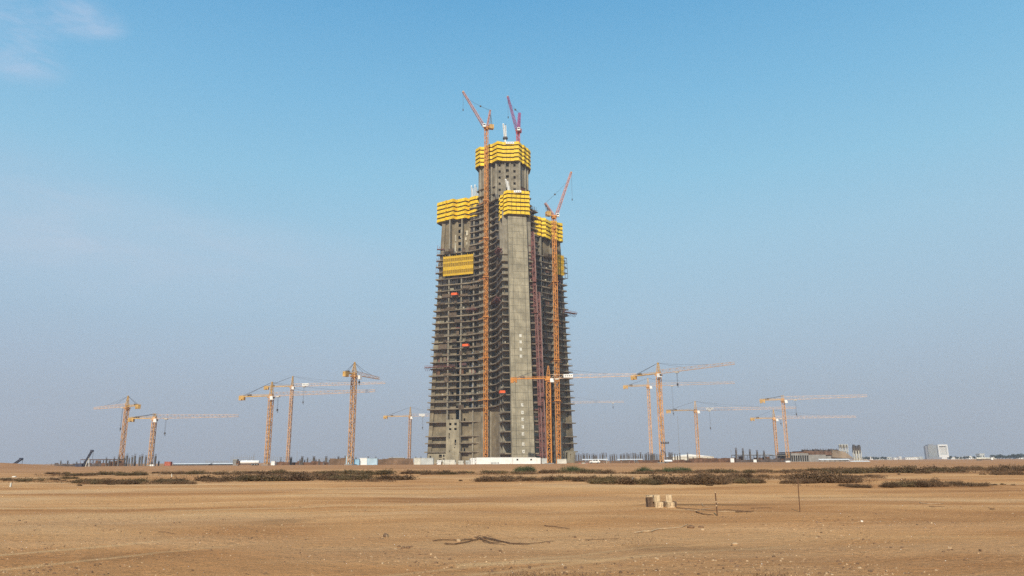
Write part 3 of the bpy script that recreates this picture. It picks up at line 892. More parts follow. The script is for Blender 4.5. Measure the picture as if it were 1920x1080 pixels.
# square yellow mesh sheets
def mesh_sheet(label, i, sg, s0, s1, z0, z1, mats=('mesh', 'meshdark')):
    t_ = HW+2.0
    c = wp(i, (s0+s1)/2, sg*t_)
    t = thing('mesh_screen', label, 'mesh screen', (TX+c.x, TY+c.y, z0))
    O = lambda s, out, z: wp(i, s, sg*(t_+out), z)-c-Vector((0, 0, z0))
    mb = MB(); mw = MB(); fr = MB()
    H = z1-z0
    bands = ((0.0, 0.10), (0.27, 0.45), (0.62, 0.70), (0.86, 0.97))
    def quadbox(m, sa, sb, za, zb, o0, o1):
        b = [O(sa, o0, za), O(sa, o1, za), O(sb, o1, za), O(sb, o0, za)]
        e = [O(sa, o0, zb), O(sa, o1, zb), O(sb, o1, zb), O(sb, o0, zb)]
        m.hexa(b, e)
    for f0, f1 in bands: quadbox(mb, s0, s1, z0+f0*H, z0+f1*H, 0.0, 0.18)
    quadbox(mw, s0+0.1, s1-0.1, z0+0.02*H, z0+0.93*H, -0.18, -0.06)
    n = 16
    for k in range(n+1):
        s = s0+(s1-s0)*k/n
        quadbox(fr, s-0.14, s+0.14, z0, z1-(0 if k % 3 else -0.6), 0.19, 0.26)
    mw.build('perforated_weave', mats[1], t)
    mb.build('solid_band', mats[0], t)
    fr.build('frame', mats[0], t)
sx = lambda px: (-(px-947)*0.437-3.75)/0.9455
mesh_sheet('big square yellow mesh sheet hung across the open floors of a wing', 0, 1, sx(892), sx(837), zfor(TX-33, TY-8, 512), zfor(TX-33, TY-8, 474))
mesh_sheet('narrow dull yellow mesh sheet behind the luffing crane mast', 2, -1, 42.5, 52.0, zfor(TX+38, TY+18, 514), zfor(TX+38, TY+18, 476))
# orange loading platforms
def loading(label, px, py, i, sg, w=5.0):
    t_ = HW
    s = 30.0
    for k in range(30):                    # walk along the wing until the column fits
        q = wp(i, s, sg*(t_+1.5)); x, y = proj((TX+q.x, TY+q.y, 100))
        zz = zfor(TX+q.x, TY+q.y, py+2)
        x, y = proj((TX+q.x, TY+q.y, zz))
        s += (px-x)*0.4/(D[i].x if abs(D[i].x) > 0.3 else 0.35*1.0)*0.6
        s = max(10, min(60, s))
    q = wp(i, s, sg*t_)
    fl = [z for z, r in slab_open]
    zz = min(fl, key=lambda f: abs(f-zz))+0.05
    rz = math.atan2(P[i].y*sg, P[i].x*sg)+PI/2
    t = thing('loading_platform', label, 'loading platform', (TX+q.x, TY+q.y, zz), rz, 'orange loading platforms hung on the open floors')
    MB().box(-w/2, w/2, -3.4, 1.0, 0.0, 0.3).build('deck', 'steel', t)
    for (n, b) in (('side_panel', (-w/2, -w/2+0.12, -3.4, 0, 0.3, 2.0)), ('side_panel', (w/2-0.12, w/2, -3.4, 0, 0.3, 2.0)), ('front_panel', (-w/2+0.13, w/2-0.13, -3.4, -3.28, 0.3, 2.1))):
        MB().box(*b).build(n, 'red', t)
    for sx_ in (-1, 1):
        MB().bar((sx_*w/2*0.96, -3.2, 2.0), (sx_*w/2*0.96, 0.0, 4.2), 0.12).build('tie_rod', 'steel', t)
loading('orange loading platform on the open floor under the mesh sheet', 853, 553, 0, 1)
loading('orange loading platform lower down the flat wing, two bays in', 874, 647, 0, 1)
loading('orange loading platform beside the tall orange mast, near the recess', 920, 523, 0, 1)
loading('orange loading platform low in the curved recess near the smooth end wall', 942, 738, 1, -1)
# hoists up the flank of the end wall
def hoist(label, t0, z0, z1, w, mat, s_off):
    b0, b1 = wp(1, tip(1, z0)-s_off, t0, z0), wp(1, tip(1, z1)-s_off, t0*0.97, z1)
    t = thing('construction_hoist', label, 'hoist', (TX+b0.x, TY+b0.y, b0.z), 0, 'oxide red hoist masts beside the smooth end wall')
    v = b1-b0
    MB().lattice((0, 0, 0), v, w, w, int((z1-z0)/3), 0.45, 0.3, up=(0, 1, 0)).build('hoist_mast', mat, t)
    side = P[1]*(w*0.9)
    MB().bar(side*0.9, side*0.9+v, 0.35).build('guide_rail', 'hoistpale', t)
    for k in range(int((z1-z0)/5.1)):
        mb = MB()
        p = v*(k*5.1/(z1-z0))
        mb.bar(p-P[1]*1.0, p-P[1]*3.2, 0.5)
        mb.box(p.x-w*0.5, p.x+w*0.5, p.y-w*0.3, p.y+w*0.3, p.z, p.z+1.4 if k % 2 else p.z+3.0)
        mb.build('landing_gate', mat, t)
    cg = v*0.37
    MB().box(cg.x-1.2, cg.x+1.4, cg.y-2.6, cg.y-0.9, cg.z, cg.z+3.2).build('hoist_car', mat, t)
zA = zfor(TX+18, TY-52, 585); zB = zfor(TX+18, TY-48, 432)
hoist('short oxide red hoist mast high beside the smooth end wall', 12.4, zA, zB, 1.9, 'hoist', 5.0)
hoist('inner oxide red hoist mast rising from the ground by the smooth end wall', 13.2, 0.3, zA-1, 1.4, 'hoist', 5.4)
hoist('outer oxide red hoist mast rising from the ground by the smooth end wall', 16.0, 0.3, zfor(TX+20, TY-50, 545), 1.9, 'hoist', 8.0)
# ---------------------------------------------------------------- tower cranes
def ropes(mb, p, q, r=0.09, sag=0.0, n=8):
    p, q = Vector(p), Vector(q)
    pr_ = p
    for k in range(1, n+1):
        u = k/n
        c = p.lerp(q, u); c.z -= sag*4*u*(1-u)
        mb.bar(pr_, c, r*2); pr_ = c
    return mb
GROUP_C = 'saddle jib tower cranes standing round the tower'
def saddle_crane(label, px, Y, top, jy, tp, ctx, mw=2.6, flat=False, col='mast', jcol='jib', ccol='counter', hook=0.3, hook_len=12, sign=False, backlen=None, dist=None):
    """px, Y: foot of the mast; top, jy: rows of the apex and of the jib; tp: where the jib's tip shows; ctx: column of the counter-jib's end"""
    mw *= 0.72
    x = base(px, Y)
    hj = zfor(x, Y, jy)
    ha = zfor(x, Y, top)
    tipw = at_z(tp[0], tp[1], hj+0.2)
    h = Vector((tipw.x-x, tipw.y-Y, 0))
    if dist is not None:                   # heading given as how much farther or nearer the tip is
        q = at_y(tp[0], tp[1], Y+dist)
        h = Vector((q.x-x, dist, 0))
    L = h.length
    h.normalize()
    best = min((abs(proj((x-h.x*l, Y-h.y*l, hj))[0]-ctx), l) for l in [0.5*k for k in range(8, 70)])
    CL = best[1] if backlen is None else backlen
    
    t = thing('tower_crane', label, 'tower crane', (x, Y, 0), math.atan2(h.y, h.x), GROUP_C)
    V = Vector
    # mast
    ns = max(6, int((hj-2)/(mw*1.15)))
    MB().box(-mw*1.1, mw*1.1, -mw*1.1, mw*1.1, -0.5, 0.5).build('footing', 'grey', t)
    ch, br = 0.17*mw, 0.10*mw
    MB().lattice((0, 0, 0.5), (0, 0, hj-2.0), mw, mw, ns, ch, br, up=(0, 1, 0)).build('mast', col, t)
    m = MB()
    for k in range(3, ns, 9):              # rest platforms and ladder
        m.box(-mw*0.42, mw*0.42, -mw*0.42, mw*0.42, 0.5+(hj-2.5)*k/ns, 0.62+(hj-2.5)*k/ns)
    m.bar((mw*0.3, 0, 0.6), (mw*0.3, 0, hj-2.2), 0.35, 0.1)
    m.build('ladder', col, t)
    # slewing ring and cab
    s = MB().tube([(0, 0, hj-2.0), (0, 0, hj-1.2)], mw*0.62, 12)
    s.box(-mw*0.8, mw*0.8, -mw*0.8, mw*0.8, hj-1.2, hj-0.4)
    s.box(-mw*0.5, mw*0.5, -mw*0.5, mw*0.5, hj-0.4, hj+1.2)
    s.build('slewing_unit', col, t)
    cabm = MB().hexa([(mw*0.55, -mw*0.5-2.0, hj-2.4), (mw*0.55+2.2, -mw*0.5-2.0, hj-2.4), (mw*0.55+2.2, -mw*0.5-0.2, hj-2.4), (mw*0.55, -mw*0.5-0.2, hj-2.4)],
                     [(mw*0.55, -mw*0.5-2.0, hj-0.2), (mw*0.55+1.8, -mw*0.5-2.0, hj-0.2), (mw*0.55+1.8, -mw*0.5-0.2, hj-0.2), (mw*0.55, -mw*0.5-0.2, hj-0.2)])
    cb = cabm.build('cab', 'white', t)
    MB().hexa([(mw*0.55+2.22, -mw*0.5-1.8, hj-1.6), (mw*0.55+2.26, -mw*0.5-1.8, hj-1.6), (mw*0.55+2.26, -mw*0.5-0.4, hj-1.6), (mw*0.55+2.22, -mw*0.5-0.4, hj-1.6)],
              [(mw*0.55+1.88, -mw*0.5-1.8, hj-0.5), (mw*0.55+1.92, -mw*0.5-1.8, hj-0.5), (mw*0.55+1.92, -mw*0.5-0.4, hj-0.5), (mw*0.55+1.88, -mw*0.5-0.4, hj-0.5)]).build('windscreen', 'glass', cb)
    # jib: triangular truss, tapering to the tip
    jh = 2.4 if not flat else 2.6
    nb = max(8, int(L/2.6))
    j = MB().lattice((mw*0.5, 0, hj+jh*0.5), (L, 0, hj+jh*0.45), 1.5, jh, nb, 0.17, 0.085, tri=True, h1=jh*0.55, w1=1.2)
    jo = j.build('jib', jcol, t)
    if sign:
        MB().box(9, 14.5, -0.95, -0.85, hj+0.4, hj+2.3).build('sign_board', 'white', jo)
        sm_ = MB()
        for k in range(4): sm_.box(9.7+1.2*k, 10.4+1.2*k, -0.99, -0.955, hj+1.0, hj+1.7)
        sm_.build('sign_mark', 'grey', jo)
    # counter-jib with its ballast
    c = MB()
    for sy in (-0.75, 0.75):
        c.bar((-mw*0.5, sy, hj+0.3), (-CL, sy, hj+0.3), 0.3, 0.5)
        c.bar((-mw*0.5, sy, hj+1.3), (-CL, sy, hj+1.3), 0.1)
    for k in range(int(CL/1.8)):
        c.bar((-mw*0.5-1.8*k, -0.75, hj+0.3), (-mw*0.5-1.8*k-1.2, 0.75, hj+0.3), 0.12)
        for sy in (-0.75, 0.75): c.bar((-mw*0.5-1.8*k, sy, hj+0.3), (-mw*0.5-1.8*k, sy, hj+1.3), 0.08)
    c.build('counter_jib', ccol, t)
    b = MB()
    nb_ = 4
    for k in range(nb_):
        x0 = -CL+0.1+k*0.95
        b.box(x0, x0+0.8, -0.95, 0.95, hj-(1.9 if k != 2 else 1.2), hj+0.9)
    b.build('counterweight', ccol, t)
    w = MB().tube([(-CL*0.72, -0.7, hj+1.1), (-CL*0.72, 0.7, hj+1.1)], 0.55, 10)
    w.box(-CL*0.72+0.8, -CL*0.72+2.0, -0.6, 0.6, hj+0.6, hj+1.7)
    w.build('winch', 'steel', t)
    rp = MB()
    if flat:
        MB().lattice((0, 0, hj+0.6), (0, 0, hj+jh+0.6), mw*0.8, mw*0.8, 1, 0.2, 0.14, up=(0, 1, 0)).build('tower_head', ccol, t)
        for sy in (-0.6, 0.6): rp.bar((0, sy, hj+jh+0.4), (-CL+2.5, sy, hj+0.9), 0.22)
    else:
        MB().lattice((0, 0, hj+0.8), (0.0, 0, ha), mw*0.85, mw*0.85, max(3, int((ha-hj)/2.2)), 0.24, 0.14, up=(0, 1, 0), w1=0.5, h1=0.5).build('tower_head', ccol, t)
        ropes(rp, (0, 0, ha-0.2), (L*0.34, 0, hj+jh), 0.05, 0.25)
        ropes(rp, (0, 0, ha-0.2), (L*0.68, 0, hj+jh*0.9), 0.05, 0.6)
        for sy in (-0.7, 0.7): ropes(rp, (0, 0, ha-0.2), (-CL+2.0, sy, hj+0.6), 0.06, 0.1)
    rp.build('pendant_line', 'steel', t)
    # trolley, hoist rope and hook block
    hx = L*hook
    tr = MB().box(hx-1.1, hx+1.1, -0.75, 0.75, hj-0.75, hj-0.15)
    tr.bar((hx-0.9, -0.75, hj-0.45), (hx+0.9, -0.75, hj-0.45), 0.4)
    tro = tr.build('trolley', 'offwhite', t)
    hk = MB()
    for dx in (-0.35, 0.35): hk.bar((hx+dx, 0, hj-0.7), (hx+dx*0.5, 0, hj-hook_len), 0.09)
    hk.box(hx-0.45, hx+0.45, -0.3, 0.3, hj-hook_len-1.3, hj-hook_len)
    hk.tube([(hx, 0, hj-hook_len-1.3), (hx, 0, hj-hook_len-2.0), (hx+0.35, 0, hj-hook_len-2.4), (hx+0.6, 0, hj-hook_len-1.9)], 0.13, 6)
    hk.build('hook_block', 'steel', t)
    return t
saddle_crane('tall tower crane with a foreshortened jib, standing among dark posts beside a flat-top crane', 226, 520, 742, 763, (176, 764), 262, 3.0, dist=26, hook=0.12, hook_len=14)
saddle_crane('flat-top tower crane with no pointed head, beyond the brown rebar yard', 281, 500, 779, 785, (447, 776), 242, 2.9, True, dist=-8, hook=0.14, hook_len=9)
saddle_crane('tower crane rising from the tanker truck, its jib passing in front of two other cranes', 500, 470, 716, 743, (703, 731), 449, 3.0, dist=-22, hook=0.07, hook_len=8)
saddle_crane('slim pink tower crane whose long level jib ends past the thick ochre crane', 539, 600, 705, 725, (722, 718), 495, 2.6, dist=-16, hook=0.13, hook_len=12, sign=True)
saddle_crane('thick ochre tower crane with round yellow ballast and a jib pointing away', 657, 430, 679, 703, (711, 708), 647, 3.2, dist=28, ccol='counter', jcol='mast', hook=0.2, hook_len=3, backlen=11)
saddle_crane('small distant tower crane just clear of the skyscraper, jib vanishing behind it', 767, 720, 763, 781, (882, 779), 719, 2.8, dist=-10, hook=0.21, hook_len=10, sign=True)
saddle_crane('distant tower crane hidden behind the skyscraper except for the end of its pale jib', 1034, 820, 735, 757, (1170, 754), 990, 2.8, dist=-10, hook=0.85, hook_len=4)
saddle_crane('bright orange tower crane standing in front of the skyscraper with a white jib sign', 1031, 440, 686, 710, (1193, 704), 958, 3.4, dist=-8, col='orange', jcol='jib', ccol='orange', hook=0.10, hook_len=3, sign=True)
saddle_crane('large orange tower crane with a rising jib, foot beside the floodlight pole', 1243, 460, 680, 701, (1377, 685), 1184, 3.0, dist=-42, hook=0.26, hook_len=7, jcol='jib')
saddle_crane('slimmer tower crane close behind the large orange one, level jib', 1222, 620, 709, 724, (1377, 719), 1168, 3.0, dist=-14, hook=0.28, hook_len=22)
saddle_crane('tower crane standing in front of the long white tent roof', 1310, 640, 752, 770, (1492, 765), 1249, 3.2, dist=-14, hook=0.14, hook_len=14, sign=True)
saddle_crane('small pale tower crane half hidden by the flat-top crane near the ring building', 1458, 720, 768, 785, (1605, 782), 1407, 3.0, dist=-8, hook=0.08, hook_len=4)
saddle_crane('flat-top tower crane rising beside the round unfinished ring building', 1478, 560, 744, 750, (1625, 739), 1424, 3.0, True, dist=-20, hook=0.15, hook_len=10)

GROUP_L = 'luffing cranes on the skyscraper'
def luffing(label, x, Y, z0, hs, mw, tp, dtip, af, cwx, mast, jibm, deckm, hookrow=None, dense=3.6, ch=0.125):
    """x, Y: mast axis; z0..hs: mast; tp: jib tip sighted at depth dtip; af: head of the A-frame; cwx: column of the counterdeck's end"""
    t = thing('luffing_crane', label, 'luffing crane', (x, Y, z0), 0, GROUP_L)
    o = Vector((x, Y, z0))
    T = at_y(tp[0], tp[1], Y+dtip)-o
    A = at_y(af[0], af[1], Y)-o
    hz = hs-z0
    sgn = 1 if T.x > 0 else -1
    Hd = Vector((T.x, T.y, 0)).normalized()
    CW = at_y(cwx, 300, Y).x-x
    Ld = abs(CW)
    ns = max(3, int(hz/dense))
    MB().lattice((0, 0, 0), (0, 0, hz-1.5), mw, mw, ns, mw*ch, mw*0.085, up=(0, 1, 0)).build('mast', mast, t)
    m = MB()
    m.bar((0, mw*0.1, 0), (0, mw*0.1, hz-2), mw*0.34, 0.3)
    for k in range(2, ns, 8): m.box(-mw*0.45, mw*0.45, -mw*0.45, mw*0.45, hz*k/ns, hz*k/ns+0.15)
    m.build('ladder', mast, t)
    s = MB().tube([(0, 0, hz-1.6), (0, 0, hz-0.5)], mw*0.66, 14)
    s.box(-mw*0.7, mw*0.7, -mw*0.7, mw*0.7, hz-0.5, hz+0.5)
    s.build('slewing_unit', mast, t)
    d = MB()
    f0, b0 = Hd*(mw*0.9), -Hd*Ld
    side = Vector((-Hd.y, Hd.x, 0))
    for sy in (-1.1, 1.1):
        d.bar(f0+side*sy+Vector((0, 0, hz+0.8)), b0+side*sy+Vector((0, 0, hz+0.8)), 0.5, 0.7)
    for k in range(6):
        q = f0.lerp(b0, k/5)
        d.bar(q-side*1.1+Vector((0, 0, hz+0.8)), q+side*1.1+Vector((0, 0, hz+0.8)), 0.35)
    d.build('machinery_deck', deckm, t)
    w = MB()
    for k in range(3):
        q = b0+Hd*(0.7+1.3*k)
        w.hexa([q-side*1.6-Hd*0.55+Vector((0, 0, hz-0.4)), q-side*1.6+Hd*0.55+Vector((0, 0, hz-0.4)), q+side*1.6+Hd*0.55+Vector((0, 0, hz-0.4)), q+side*1.6-Hd*0.55+Vector((0, 0, hz-0.4))],
               [q-side*1.6-Hd*0.55+Vector((0, 0, hz+3.2)), q-side*1.6+Hd*0.55+Vector((0, 0, hz+3.2)), q+side*1.6+Hd*0.55+Vector((0, 0, hz+3.2)), q+side*1.6-Hd*0.55+Vector((0, 0, hz+3.2))])
    w.build('counterweight', mast if mast != 'orange' else 'counter', t)
    wq = -Hd*(Ld*0.45)
    MB().tube([wq-side*1.2+Vector((0, 0, hz+1.9)), wq+side*1.2+Vector((0, 0, hz+1.9))], 0.85, 12).build('winch', 'steel', t)
    # cab
    cq = Hd*(mw*0.75)-side*(1.9 if side.y > 0 else -1.9)
    cb = MB().box(cq.x-1.2, cq.x+1.2, cq.y-1.1, cq.y+1.1, hz-0.4, hz+2.2).build('cab', 'white', t)
    MB().box(cq.x-0.9, cq.x+0.9, cq.y-1.16, cq.y-1.11, hz+0.7, hz+1.7).build('windscreen', 'glass', cb)
    J0 = Hd*(mw*0.7)+Vector((0, 0, hz+1.2))
    Lj = (T-J0).length
    MB().lattice(J0, T, 1.8, 1.8, int(Lj/2.0), 0.28, 0.15, up=tuple(side), w1=1.1, h1=1.1).build('jib', jibm, t)
    MB().bar(T-(T-J0).normalized()*0.8+Vector((0, 0, 0.4)), T+(T-J0).normalized()*0.6-Vector((0, 0, 0.2)), 1.2, 1.1).build('jib_head', 'counter', t)
    # A-frame: front legs of truss, back stays of rod
    af_ = MB()
    for sy in (-0.8, 0.8):
        af_.lattice(-Hd*(mw*0.2)+side*sy+Vector((0, 0, hz+1.1)), A+side*sy*0.7, 0.9, 0.9, 6, 0.22, 0.14, up=tuple(side))
    for u in (0.25, 0.5, 0.75, 1.0):
        q = (-Hd*(mw*0.2)+Vector((0, 0, hz+1.1))).lerp(A, u)
        af_.bar(q-side*0.9, q+side*0.9, 0.3)
    af_.build('a_frame', jibm, t)
    st = MB()
    for sy in (-0.8, 0.8):
        st.bar(A+side*sy*0.7, -Hd*(Ld*0.8)+side*sy+Vector((0, 0, hz+1.2)), 0.24)
        st.bar(A+side*sy*0.7, -Hd*(Ld*0.5)+side*sy+Vector((0, 0, hz+1.2)), 0.18)
    st.build('back_stay', 'steel', t)
    rp = MB()
    q = J0.lerp(T, 0.80)
    mid = A.lerp(q, 0.42)-Vector((0, 0, 0.6))
    for sy in (-0.4, 0.4):
        ropes(rp, A+side*sy, mid+side*sy, 0.045, 0.1)
        ropes(rp, mid+side*sy, q+side*sy, 0.035, 0.2)
    rp.box(mid.x-0.7, mid.x+0.7, mid.y-0.5, mid.y+0.5, mid.z-0.5, mid.z+0.5)
    rp.build('luffing_rope', 'steel', t)
    hk = MB()
    zb = zfor(x+T.x, Y+T.y, hookrow)-z0
    hk.bar(T+Vector((0, 0, -0.4)), (T.x+0.25, T.y, zb+1.5), 0.09)
    hk.bar(T+Vector((0.4, 0, -0.4)), (T.x+0.25, T.y, zb+1.5), 0.07)
    hk.tube([(T.x+0.25, T.y, zb), (T.x+0.25, T.y, zb+1.6)], [0.3, 0.45], 8)
    hk.build('hook_block', 'steel', t)
    return t
Y1 = TY-20.5; X1 = base(910.5, Y1)
h1 = zfor(X1, Y1, 240)
luffing('luffing crane on a very tall orange mast from the ground, steep jib over the skyscraper', X1, Y1, 0, h1, 2.9, (868, 172), -6, (919, 207), 926, 'orange', 'pinkcrane', 'orange', 208)
# ties from the mast back to the floors
kids = [o for o in bpy.data.objects if o.get('label', '').startswith('luffing crane on a very tall')][0]
for z in (46.0, 76.7, 107.3, 137.9, 168.5, 199.0):
    tie = MB()
    for s_ in (-1.5, 1.5): tie.bar((s_, 1.9, z-0.4), (s_*4, 9.5, z-0.4), 0.45)
    tie.box(-2.3, 2.3, -2.2, 2.2, z-0.7, z-0.1)
    tie.build('mast_tie', 'orange', kids)
Y2 = TY-8; X2 = at_y(971.5, 268, Y2).x
luffing('red luffing crane standing on the core, its purple jib tilted over a white placing boom', X2, Y2, 236.0, zfor(X2, Y2, 247), 2.7, (952, 181), -13, (974, 212), 979, 'redcrane', 'purple', 'pinkcrane', 222, 2.6, 0.2)
Y3 = TY-4; X3 = at_y(1043, 640, Y3).x
h3 = zfor(X3, Y3, 406)
luffing('luffing crane on an orange mast against the lowest wing, pink jib leaning outward', X3, Y3, 0, h3, 3.2, (1071, 323), 8, (1022, 381), 1020, 'orange', 'pinkcrane', 'pinkcrane', 376)
kids = [o for o in bpy.data.objects if o.get('label', '').startswith('luffing crane on an orange mast against')][0]
for z in (46.0, 76.7, 107.3, 137.9):
    tie = MB()
    for s_ in (-1.5, 1.5): tie.bar((s_, 2.0, z-0.4), (s_*3, 14.0, z-0.4), 0.45)
    tie.box(-2.5, 2.5, -2.4, 2.4, z-0.7, z-0.1)
    tie.build('mast_tie', 'orange', kids)

# white concrete placing booms
def placing_boom(label, x, Y, z0, z1, lean=0.0, arms=2, w=0.55):
    t = thing('placing_boom', label, 'concrete boom', (x, Y, z0), 0, 'white concrete placing booms')
    H = z1-z0
    MB().tube([(0, 0, 0), (0, 0, H*0.30)], w*0.9, 10).build('column', 'white', t)
    h = MB().tube([(0, 0, H*0.28), (0, 0, H*0.33)], w*2.4, 12)
    h.bar((-w*2, 0, H*0.36), (w*2, 0, H*0.36), w*1.2)
    h.build('slewing_head', 'steel', t)
    for k in range(arms):
        xx = (k-(arms-1)/2)*w*2.1
        MB().bar((xx*0.6, 0, H*0.35), (xx+lean*H, 0, H*(1.0-0.08*k)), w*1.35, w*1.1).build('boom_arm', 'white', t)
    p = MB()
    for k in range(arms):
        xx = (k-(arms-1)/2)*w*2.1
        p.tube([(xx*0.6, -w*0.8, H*0.35), (xx+lean*H, -w*0.8, H*0.97)], w*0.22, 6)
    p.build('delivery_pipe', 'steel', t)
YB = TY-14
xb = at_y(947.5, 268, YB).x
placing_boom('white folded placing boom on top of the tall core between two cranes', xb, YB, 248.0, zfor(xb, YB, 232), -0.04, 2, 0.85)
YB = TY-45
xb = at_y(955.5, 358, YB).x
placing_boom('white placing boom leaning just above the flat-fronted screens of the end wall', xb, YB, 189.0, zfor(xb, YB, 336), -0.12, 2, 0.75)
YB = TY+2
for k, (px, top) in enumerate(((886.5, 348), (890.5, 345), (893.5, 350))):
    xb = at_y(px, 385, YB+k*1.5).x
    placing_boom(('white placing boom at the outer end of three beside the core', 'white placing boom in the middle of three beside the core', 'white placing boom nearest the core of a row of three')[k], xb, YB+k*1.5, 190.0, zfor(xb, YB, top), 0.02*(1 if k else -1), 2, 0.6)
# ---------------------------------------------------------------- the building site round the foot of the tower
def rows(px0, px1, Y):                      # two columns at one distance
    return base(px0, Y), base(px1, Y)
def container(name, label, cat, px0, px1, Y, top, mat, depth=2.6, group=None, windows=(), door=True, roof=False):
    x0, x1 = rows(px0, px1, Y)
    h = zfor((x0+x1)/2, Y, top)
    w = x1-x0
    t = thing(name, label, cat, ((x0+x1)/2, Y+depth/2, 0), 0, group)
    b = MB().box(-w/2+0.06, w/2-0.06, -depth/2+0.06, depth/2-0.06, 0.15, h-0.1)
    n = max(3, int(w/0.45))
    for k in range(n):                      # pressed ribs of the side sheets
        xx = -w/2+0.2+(w-0.4)*k/n
        b.box(xx, xx+0.18, -depth/2+0.02, -depth/2+0.061, 0.3, h-0.25)
    b.build('body', mat, t)
    f = MB()
    for sx_ in (-1, 1):
        for sy in (-1, 1):
            f.box(sx_*w/2-0.09, sx_*w/2+0.09, sy*depth/2-0.09, sy*depth/2+0.09, 0, h)
    for z in (0.12, h-0.08):
        f.bar((-w/2, -depth/2, z), (w/2, -depth/2, z), 0.16); f.bar((-w/2, depth/2, z), (w/2, depth/2, z), 0.16)
        f.bar((-w/2, -depth/2, z), (-w/2, depth/2, z), 0.16); f.bar((w/2, -depth/2, z), (w/2, depth/2, z), 0.16)
    f.build('corner_frame', mat, t)
    if door:
        d = MB().box(w/2-1.6, w/2-0.4, -depth/2-0.04, -depth/2+0.01, 0.3, min(h-0.3, 2.4)).build('door', mat, t)
    for k, (u, zz) in enumerate(windows):
        xx = -w/2+u*w
        q = MB().wall((xx-0.65, -depth/2-0.03, 0), (1, 0), 0.09, 1.3, zz, zz+1.2, [(0.1, 1.2, zz+0.1, zz+1.1)]).build('window', 'white', t)
        MB().box(xx-0.56, xx+0.56, -depth/2-0.005, -depth/2+0.055, zz+0.1, zz+1.1).build('pane', 'glass', q)
    if roof:
        MB().box(-w/2-0.15, w/2+0.15, -depth/2-0.15, depth/2+0.15, h-0.02, h+0.14).build('roof', 'offwhite', t)
    return t
G1 = 'site containers and cabins in front of the tower'
container('site_cabin', 'narrow tall white and blue cabin at the foot of the ochre crane', 'cabin', 648.5, 658, 436, 855.5, 'paleblue', 2.6, G1, ((0.5, 1.6),), True, True)
container('shipping_container', 'small sky blue container next to the tall narrow cabin', 'container', 659.5, 673, 432, 860.8, 'blue', 2.4, G1)
container('shipping_container', 'white container between the sky blue one and a pale blue one', 'container', 674.5, 687.3, 434, 858.6, 'white', 2.4, G1)
container('shipping_container', 'long pale blue grey container joined to a white one', 'container', 687.8, 707, 434, 859, 'paleblue', 2.4, G1)
container('shipping_container', 'off-white container, first of the pair by the foot of the skyscraper', 'container', 776, 788.2, 442, 858.6, 'offwhite', 2.6, G1)
container('shipping_container', 'pale grey ribbed container, second of the pair by the foot of the skyscraper', 'container', 788.6, 812, 442, 858.4, 'palegrey', 2.6, G1, (), True)
container('site_cabin', 'long white site cabin in front of the tall orange mast', 'cabin', 893, 961, 455, 857.6, 'white', 3.0, G1, (), True)
container('site_cabin', 'white site cabin with two small dark windows below the smooth end wall', 'cabin', 962, 1005, 450, 857.6, 'white', 3.0, G1, ((0.19, 1.9), (0.79, 1.9)), False)
container('site_cabin', 'short white cabin at the end of the row of white cabins', 'cabin', 1005.5, 1013.5, 450, 858.2, 'white', 3.0, G1, (), True)
container('shipping_container', 'grey container beside the foot of the bright orange crane', 'container', 1016, 1025.5, 452, 859, 'palegrey', 2.6, G1)
container('shipping_container', 'low beige container beside the second luffing mast', 'container', 1045, 1062, 462, 860.5, 'offwhite', 2.6, G1, (), False)
container('shipping_container', 'small white box cabin beside the tanker truck', 'cabin', 508, 514.5, 470, 864.5, 'white', 2.4, G1, (), False)

# site fences, each of its panels and posts
def fence(label, px0, px1, Y, top, mat, group='brown hoarding fences along the site', post='rebar', step=3.0, name='site_fence', var=0.5, Y1=None, frame=False):
    a = Vector((base(px0, Y), Y, 0)); b = Vector((base(px1, Y1 or Y), Y1 or Y, 0))
    h = zfor((a.x+b.x)/2, Y, top)
    L = (b-a).length; u = (b-a)/L; nr = Vector((u.y, -u.x, 0))
    t = thing(name, label, 'fence', a, 0, group)
    n = max(1, int(L/step))
    fr = random.Random(int(px0))
    p, q = MB(), MB()
    for k in range(n):
        s0, s1 = L*k/n+0.04, L*(k+1)/n-0.04
        hh = h+fr.uniform(-var, var*0.3)
        o0 = u*s0; o1 = u*s1
        jit = nr*fr.uniform(-0.03, 0.08)
        if fr.random() < 0.94:
            p = MB().hexa([o0-nr*0.03+jit, o0+nr*0.03+jit, o1+nr*0.03+jit, o1-nr*0.03+jit][::-1], [v+Vector((0, 0, hh)) for v in (o0-nr*0.03+jit, o0+nr*0.03+jit, o1+nr*0.03+jit, o1-nr*0.03+jit)][::-1])
            p.build('fence_panel', mat, t)
        q.bar(u*(L*k/n)-nr*0.16, u*(L*k/n)-nr*0.16+Vector((0, 0, h+fr.uniform(0, 0.5))), 0.16)
        q.bar(u*(L*k/n)-nr*0.16+Vector((0, 0, h*0.6)), u*(L*(k+1)/n)-nr*0.16+Vector((0, 0, h*0.6)), 0.1)
    q.build('fence_post', post, t)
    return t
fence('rusty brown hoarding between pale blue and off-white containers', 707.5, 775, 452, 859.5, 'rustwall')
fence('brown hoarding below the thick ochre crane', 618, 648, 470, 859, 'rustwall')
fence('long dark brown fence between the white tent roof and the columns', 1292, 1380, 520, 858.5, 'rust')
fence('dark fence at the foot of the flat-top crane by the ring building', 1380, 1482, 500, 859.5, 'rebar', var=1.2)
fence('brown hoarding behind the white four-wheel-drive car', 1078, 1180, 520, 863, 'rustwall')
fence('brown hoarding behind the white car-park canopies', 1180, 1292, 520, 862, 'rust')
fence('brown rebar yard fence behind the second excavator boom', 95, 190, 470, 868.5, 'rebar', var=1.0, step=2.2)
fence('brown fence at the foot of the crane with a foreshortened jib', 178, 232, 480, 864.5, 'rust', var=1.6, step=1.6)
